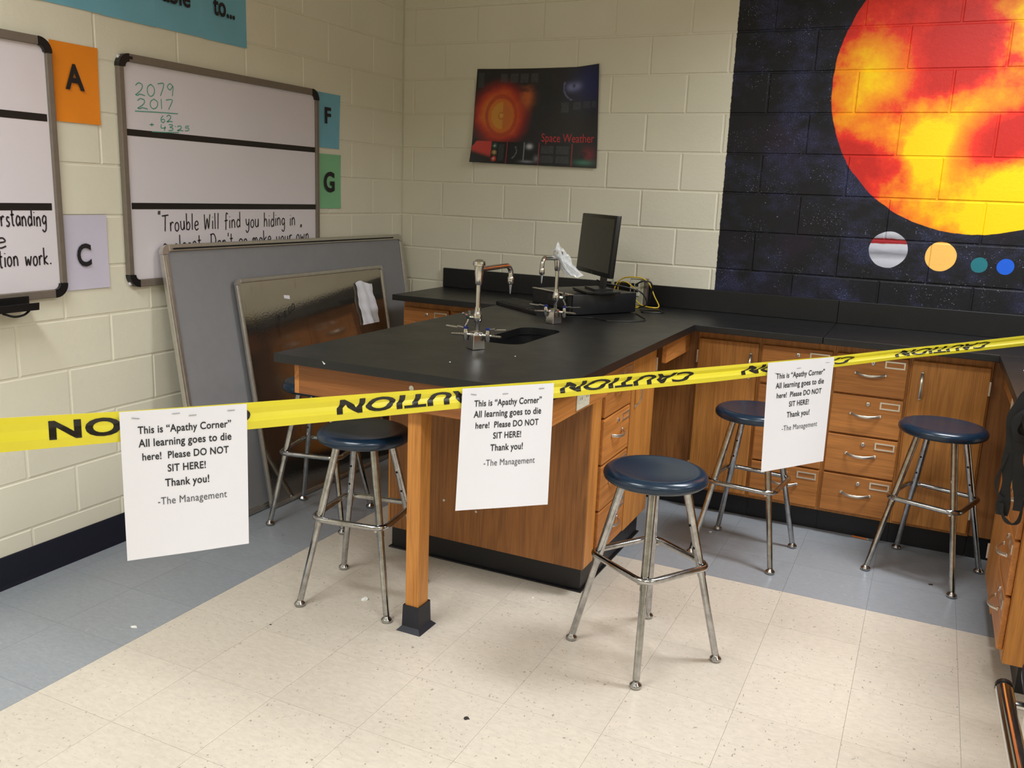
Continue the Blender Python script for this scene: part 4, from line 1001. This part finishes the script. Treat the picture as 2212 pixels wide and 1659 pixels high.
for u0 in (.285, .545, .805): paint((np.abs(U-u0) < .003)*bt_, C3(150, 50, 50))
paint((np.abs(W_-.236) < .0045)*1.0, C3(150, 50, 50)); paint(((U < .006)|(U > .994)|(W_ < .008)|(W_ > .992))*1.0, C3(20, 18, 18))
pt = thing('poster', 'dark space weather poster with a glowing orange sun on the back wall', 'poster', (.85, 0, 1.62))
bmesh.ops.translate(bm, verts=bm.verts, vec=-Vector((.85, 0, 1.62))); 
Vi = [[V[i][j].index for j in range(NV+1)] for i in range(NU+1)]
bm.normal_update(); bm.to_mesh(me); bm.free()
ca_ = me.color_attributes.new('print', 'FLOAT_COLOR', 'POINT'); arr = np.ones((len(me.vertices), 4), dtype=np.float32)
for i in range(NU+1):
    for j in range(NV+1): arr[Vi[i][j], :3] = img[i, j]
ca_.data.foreach_set('color', arr.ravel())
n = N('poster_print'); at_ = n.new('ShaderNodeVertexColor'); at_.layer_name = 'print'; n.fin(at_.outputs[0], 0.28, 0, spec=0.5); me.materials.append(n.m)
me.polygons.foreach_set('use_smooth', [True]*len(me.polygons))
po = bpy.data.objects.new('print', me); COL.objects.link(po); po.parent = pt; OFF[po] = Vector((.85, 0, 1.62))
M['redtext'] = plain('red_print', (196, 52, 52), 0.4)
def ptext(body, u0, u1, v0, v1, m, bold=0.0):
    tb = text_bm(body, 1, bold); x0, x1, b0, b1 = bb(tb)
    def f(x, y):
        p_ = pc(u0+(x-x0)/(x1-x0)*(u1-u0), v0+(y-b0)/(b1-b0)*(v1-v0)); return (p_[0], p_[1]-.0012, p_[2])
    put_text('title', tb, f, m, pt)
ptext('Space Weather', .565, .975, .222, .335, M['redtext'])

# ------------------------------------------------------------------ caution tape and notices
TAPE = [(-3.4,(0.012,-5.6,1.128),(0.012,-5.6,1.058)),
(-0.39,(1.4955,-3.7939,1.1050),(1.5031,-3.8045,1.0463)),(0,(1.6100,-3.6576,1.1006),(1.6172,-3.6676,1.0451)),
(0,(1.7173,-3.5289,1.0996),(1.7240,-3.5381,1.0480)),(0,(1.8475,-3.3716,1.1013),(1.8538,-3.3803,1.0531)),
(0,(1.9662,-3.2280,1.1039),(1.9721,-3.2363,1.0578)),(0,(2.1018,-3.0639,1.1064),(2.1073,-3.0715,1.0641)),
(0,(2.2293,-2.9107,1.1085),(2.2338,-2.9169,1.0713)),(0,(2.3737,-2.7335,1.1140),(2.3785,-2.7402,1.0785)),
(0,(2.4977,-2.5834,1.1185),(2.5022,-2.5896,1.0841)),(0,(2.5746,-2.4898,1.1218),(2.5788,-2.4956,1.0896)),
(0,(2.7031,-2.3341,1.1262),(2.7064,-2.3387,1.0993)),(0,(2.8419,-2.1636,1.1352),(2.8453,-2.1683,1.1095)),
(0,(2.9850,-1.9887,1.1433),(2.9885,-1.9936,1.1165)),(0,(3.1348,-1.8050,1.1536),(3.1384,-1.8101,1.1256)),
(0,(3.3717,-1.5138,1.1720),(3.3758,-1.5194,1.1409)),(0,(4.600,-0.012,1.255),(4.600,-0.012,1.225))]
S0 = Vector((1.61, -3.6576)); TP = []
for _, a, b in TAPE:
    s_ = (Vector(a[:2])-S0).length*(1 if a[0] >= 1.6099 else -1); TP.append((s_, Vector(a), Vector((a[0], a[1], b[2]))))
NRM = Vector((.768, -.640, 0))
def tape_at(s_, t_, d=0.0):
    for k in range(len(TP)-1):
        if s_ <= TP[k+1][0] or k == len(TP)-2: break
    q = (s_-TP[k][0])/(TP[k+1][0]-TP[k][0])
    def cr1(sel):
        p0 = TP[max(k-1, 0)][sel]; p1 = TP[k][sel]; p2 = TP[k+1][sel]; return p1.lerp(p2, q)
    A_, B_ = cr1(1), cr1(2); p_ = A_.lerp(B_, t_)
    amp = min(1, max(0, (s_+.3)/1.2))
    cre = .0022*(1-abs(t_-.70)/.30 if t_ > .40 else 0)-.004*amp*max(0, 1-abs(t_-.42)/.22)
    return p_+NRM*(cre+d)
tp = thing('caution_tape', 'yellow caution tape stretched across the whole picture', 'tape', (1.61, -3.6576, 1.05))
TS = [0, .2, .42, .56, .70, .86, 1.0]
ss = [TP[0][0], -1.2, -.6]+[i*.03 for i in range(-12, 110)]+[3.6, TP[-1][0]]
ss = sorted(set(round(x_, 4) for x_ in ss if TP[0][0] <= x_ <= TP[-1][0]))
bm = B(); A_ = [[bm.verts.new(tape_at(s_, t_)) for t_ in TS] for s_ in ss]; C_ = [[bm.verts.new(tape_at(s_, t_, -.0004)) for t_ in TS] for s_ in ss]
for g_ in (A_, C_):
    for i in range(len(ss)-1):
        for j in range(len(TS)-1): bm.faces.new((g_[i][j], g_[i+1][j], g_[i+1][j+1], g_[i][j+1]))
for i in range(len(ss)-1):
    for j in (0, len(TS)-1): bm.faces.new((A_[i][j], A_[i+1][j], C_[i+1][j], C_[i][j]))
obj('ribbon', bm, M['tape'], tp)
for s_ in (-.866, -.400, .066, .533, .995, 1.459, 1.935, 2.43):
    tb = text_bm('CAUTION', 1, .034, spacing=1.06, cuts=[.1*k for k in range(1, 8)]); x0, x1, b0, b1 = bb(tb); amp = min(1, max(0, (s_-.2)/1.2)); L_ = .312+.008*max(0, s_)
    t0, t1 = .16, .75
    def f(x, y):
        q = 1-(x-x0)/(x1-x0); v = (y-b0)/(b1-b0)          # print turned upside down
        tt = t0+(t1-t0)*v
        k_ = min(1, max(0, (tt-.38)/.14)); k_ = k_*k_*(3-2*k_)
        return tape_at(s_+L_*q-amp*.022*k_+.011*amp, tt, .0007)
    put_text('lettering', tb, f, M['tapeink'], tp)
SIGN_LINES = [('This is \u201cApathy Corner\u201d', .150, .75, 1), ('All learning goes to die', .238, .75, 1), ('here!  Please DO NOT', .328, .70, 1), ('SIT HERE!', .418, .31, 1), ('Thank you!', .518, .36, 1), ('-The Management', .640, .57, 0)]
def notice(c4, lab, bend, staples):
    A0, A1, D1, D0 = [Vector(c) for c in c4]; base = (A0+A1)/2; base.z = min(D0.z, D1.z)
    t = thing('paper_notice', lab, 'notice', tuple(base), 0, 'white notices stapled to the caution tape')
    def P_(u, v, d=0):
        top = A0.lerp(A1, u); bot = D0.lerp(D1, u); p_ = top.lerp(bot, v)
        cv = bend*(v**1.5)*sin(pi*u)
        return p_+NRM*(.0065+cv+d)+Vector((0, 0, .012*(u*(1-u))*v*v*1.2))
    bm = B(); slab(bm, 10, 12, lambda u, v: (P_(u, v), NRM), .0003); obj('sheet', bm, M['paper'], t, smooth=True)
    W0 = (A1-A0).length; Hh = (A0-D0).length
    for body, vb, wf, bold in SIGN_LINES:
        tb = text_bm(body, 1, .016 if bold else -.002, spacing=1.05); x0, x1, b0, b1 = bb(tb); sc_ = wf*.98/(x1-x0); ratio = W0/Hh
        uc = .50 if body[0] != '-' else .54
        def f(x, y): return P_(uc+(x-(x0+x1)/2)*sc_, vb-y*sc_*ratio*1.28, .0008)
        put_text('lettering', tb, f, M['ink'] if bold else M['ink_grey'], t)
    for (u, v, a) in staples:
        bm = B(); p0, p1 = P_(u-.030, v-a, .0012), P_(u+.030, v+a, .0012); tube(bm, [p0, p1], .0006, 6); obj('staple', bm, M['staple'], t)
    return t
notice([[1.7186, -3.5272, 1.1], [1.8475, -3.3717, 1.1009], [1.8458, -3.3737, 0.8438], [1.7183, -3.5275, 0.8398]], 'leftmost white notice, hanging before the cream wall and blue floor', .010, [(.12, .045, .004), (.43, .03, 0), (.56, .05, 0), (.87, .035, 0)])
notice([[2.1029, -3.0631, 1.1046], [2.2291, -2.9113, 1.1048], [2.2288, -2.9116, 0.847], [2.0977, -3.0694, 0.8578]], 'middle white notice, hanging before the front of the island', .010, [(.12, .05, .004), (.46, .06, 0), (.86, .035, 0)])
notice([[2.5765, -2.4879, 1.1207], [2.7032, -2.3343, 1.1262], [2.7056, -2.3314, 0.8687], [2.5846, -2.4781, 0.8595]], 'rightmost white notice, hanging before the oak drawer stack', .008, [(.14, .10, .004), (.46, .07, 0), (.9, .04, 0)])

# ------------------------------------------------------------------ bag with straps on the right island
t = thing('black_bag', 'black bag with webbing straps hanging off the right island', 'bag', (3.42, -1.72, H))
bm = B(); box(bm, 3.245, 3.66, -1.95, -1.62, H+.001, H+.20, .05, 4)
for v in bm.verts: v.co += Vector((.012*sin(11*v.co.y+5*v.co.z), .01*sin(13*v.co.x), 0))*(1 if v.co.z > H+.02 else 0)
obj('bag_body', bm, M['strap'], t, smooth=60)
def strap(pts, w0, nm='strap', y=-1.66, tw=0.0, th=.002):
    P_ = cr([(a, b, 0) for a, b in pts], 6); bm = B(); L, R_ = [], []
    for i, p_ in enumerate(P_):
        d = P_[min(i+1, len(P_)-1)]-P_[max(i-1, 0)]; d.normalize(); nn = Vector((-d.y, d.x, 0))*w0/2*(1+.25*sin(i*.6+w0*99)); yy = y+tw*sin(i*.5)
        row = []
        for q, dy in ((p_+nn, 0), (p_-nn, .006), (p_-nn, .006+th), (p_+nn, th)): row.append(bm.verts.new((q.x, yy+dy, q.y)))
        L.append(row)
    for a, b in zip(L, L[1:]):
        for k in range(4): bm.faces.new((a[k], a[(k+1) % 4], b[(k+1) % 4], b[k]))
    bm.faces.new(L[0]); bm.faces.new(L[-1][::-1]); obj(nm, bm, M['strap'], t, label='black webbing strap')
strap([(3.26, 1.0), (3.20, .975), (3.168, .945), (3.158, .90), (3.158, .82), (3.164, .747), (3.166, .677), (3.166, .600)], .030)
strap([(3.25, .96), (3.19, .945), (3.181, .90), (3.180, .848), (3.184, .779), (3.198, .700), (3.203, .625)], .030, y=-1.675)
strap([(3.155, .79), (3.146, .74), (3.139, .70), (3.143, .672), (3.152, .660), (3.166, .655)], .007)
strap([(3.160, .64), (3.166, .608), (3.182, .586), (3.200, .582), (3.212, .60), (3.214, .66)], .010, y=-1.67)
strap([(3.195, .93), (3.172, .915), (3.160, .88), (3.168, .85), (3.19, .84)], .018, y=-1.685)
# paper corner on the right island
bm = B(); prism(bm, [(3.232, -0.905), (3.44, -0.85), (3.38, -.60), (3.262, -.70)], H+.0004, H+.0012)
single('paper_sheet', bm, M['paper'], (3.34, -.75, H), 'white paper sheet on the right island, one corner in view', 'paper')

# ------------------------------------------------------------------ school chair at the lower right corner
t = thing('school_chair', 'chrome-framed navy plastic chair at the bottom right corner', 'chair', (3.39, -2.68, 0))
def chs(u, v):
    a, b = 2*u-1, 2*v-1; k = 1/max(1e-6, (abs(a)**4+abs(b)**4)**.25)*max(abs(a), abs(b)) if (a or b) else 0
    a, b = a*k, b*k; x = 3.388+.205*a; y = -2.50-.235*b; e = abs(a)
    return (x, y, .452+.022*e**3-.010*(1-e)-.03*max(0, -b-.75)+.012*max(0, b-.6)), (0, 0, 1)
M['chairseat'] = plain('dark_navy_chair_plastic', (26, 31, 44), 0.38, 0, .08, 10)
obj('seat', slab(B(), 24, 24, chs, .008), M['chairseat'], t, smooth=True, label='dark navy plastic seat shell')
def chb(u, v):
    x = 3.185+.40*u; e = abs(2*u-1); return (x+.03*(.5-u)*v, -3.00-.07*v-.035*(1-e*e), .60+.27*v), (0, 1, 0)
obj('backrest', slab(B(), 14, 10, chb, .006), M['chairseat'], t, smooth=True, label='dark navy plastic back shell')
for sx, x0 in ((1, 3.157), (-1, 3.619)):
    o_ = sx
    pts = [(x0, -2.400, .423), (x0+.002*o_, -2.50, .423), (x0+.008*o_, -2.70, .422), (x0+.014*o_, -2.90, .424), (x0+.018*o_, -2.985, .460), (x0+.022*o_, -3.015, .58), (x0+.03*o_, -3.05, .84)]
    obj('side_rail', tube(B(), cr(pts, 6), .0185, 14), M['chrome'], t, smooth=True, label='bent chrome tube')
    cp = B(); tube(cp, [(x0, -2.3985, .425), (x0, -2.388, .425)], .0195, 14); obj('end_cap', cp, M['blackplastic'], t, smooth=True)
    obj('leg', tube(B(), [(x0+.010*o_, -2.42, .420), (x0+.012*o_, -2.35, .0)], .0115, 12), M['chrome'], t, smooth=True) if sx < 0 else obj('leg', tube(B(), [(x0+.052, -2.44, .432), (x0+.052, -2.40, .001)], .0115, 12), M['chrome'], t, smooth=True)
    obj('leg', tube(B(), [(x0+.03*o_, -2.90, .415), (x0+.012*o_, -3.06, .001)], .0115, 12), M['chrome'], t, smooth=True)
obj('cross_bar', tube(B(), [(3.158, -2.46, .424), (3.61, -2.46, .424)], .009, 10), M['chrome'], t, smooth=True)
obj('cross_bar', tube(B(), [(3.168, -2.66, .424), (3.60, -2.66, .424)], .009, 10), M['chrome'], t, smooth=True)

# ------------------------------------------------------------------ litter on the floor
def scrapm(x, y, s_, seed, m, h=.006):
    rr = random.Random(seed); bm = B(); n_ = 9; c = bm.verts.new((x, y, h*1.2)); L = []
    for k in range(n_):
        a = 2*pi*k/n_; r_ = s_*rr.uniform(.55, 1.2); L.append(bm.verts.new((x+r_*cos(a), y+r_*sin(a), .0006+h*rr.random()*rr.random())))
    lo = [bm.verts.new((v.co.x, v.co.y, .0003)) for v in L]
    for k in range(n_): bm.faces.new((c, L[k], L[(k+1) % n_])); bm.faces.new((L[k], L[(k+1) % n_], lo[(k+1) % n_], lo[k]))
    bm.faces.new(lo[::-1]); return bm
for x, y, s_, sd, mm, hh, nm, lab, cat in (
    (1.174, -2.042, .016, 1, 'scrap', .010, 'paper_scrap', 'crumpled white paper scrap under the front edge of the island', 'scrap'),
    (0.627, -2.598, .011, 2, 'scrap', .005, 'paper_scrap', 'curled white scrap on the blue tiles near the left wall', 'scrap'),
    (1.700, -1.720, .005, 3, 'scrap', .004, 'paper_scrap', 'tiny white scrap at the foot of the island base', 'scrap'),
    (2.13, -.70, .007, 4, 'scrap', .003, 'paper_scrap', 'tiny white scrap on the blue tiles near the half hidden stool', 'scrap'),
    (3.043, -0.801, .009, 5, 'gum', .003, 'gum_spot', 'dark gum spot on the blue tiles near the rightmost stool', 'gum'),
    (1.852, -2.515, .009, 6, 'gum', .003, 'gum_spot', 'dark scuffed gum spot on the cream tiles in the foreground', 'gum'),
    (1.005, -2.36, .005, 7, 'gum', .002, 'gum_spot', 'small brown gum spot left of the booted leg', 'gum')):
    single(nm, scrapm(x, y, s_, sd, M[mm], hh), M[mm], (x, y, 0), lab, cat)
t = thing('pencil', 'short orange pencil lying against the black toe kick', 'pencil', (2.745, -.418, 0))
obj('shaft', tube(B(), [(2.712, -.414, .0042), (2.775, -.421, .0042)], .0036, 6), M['pencil'], t)
obj('tip', tube(B(), [(2.7752, -.421, .0042), (2.785, -.422, .0042)], [.0034, .0008], 6), M['outlet'], t)
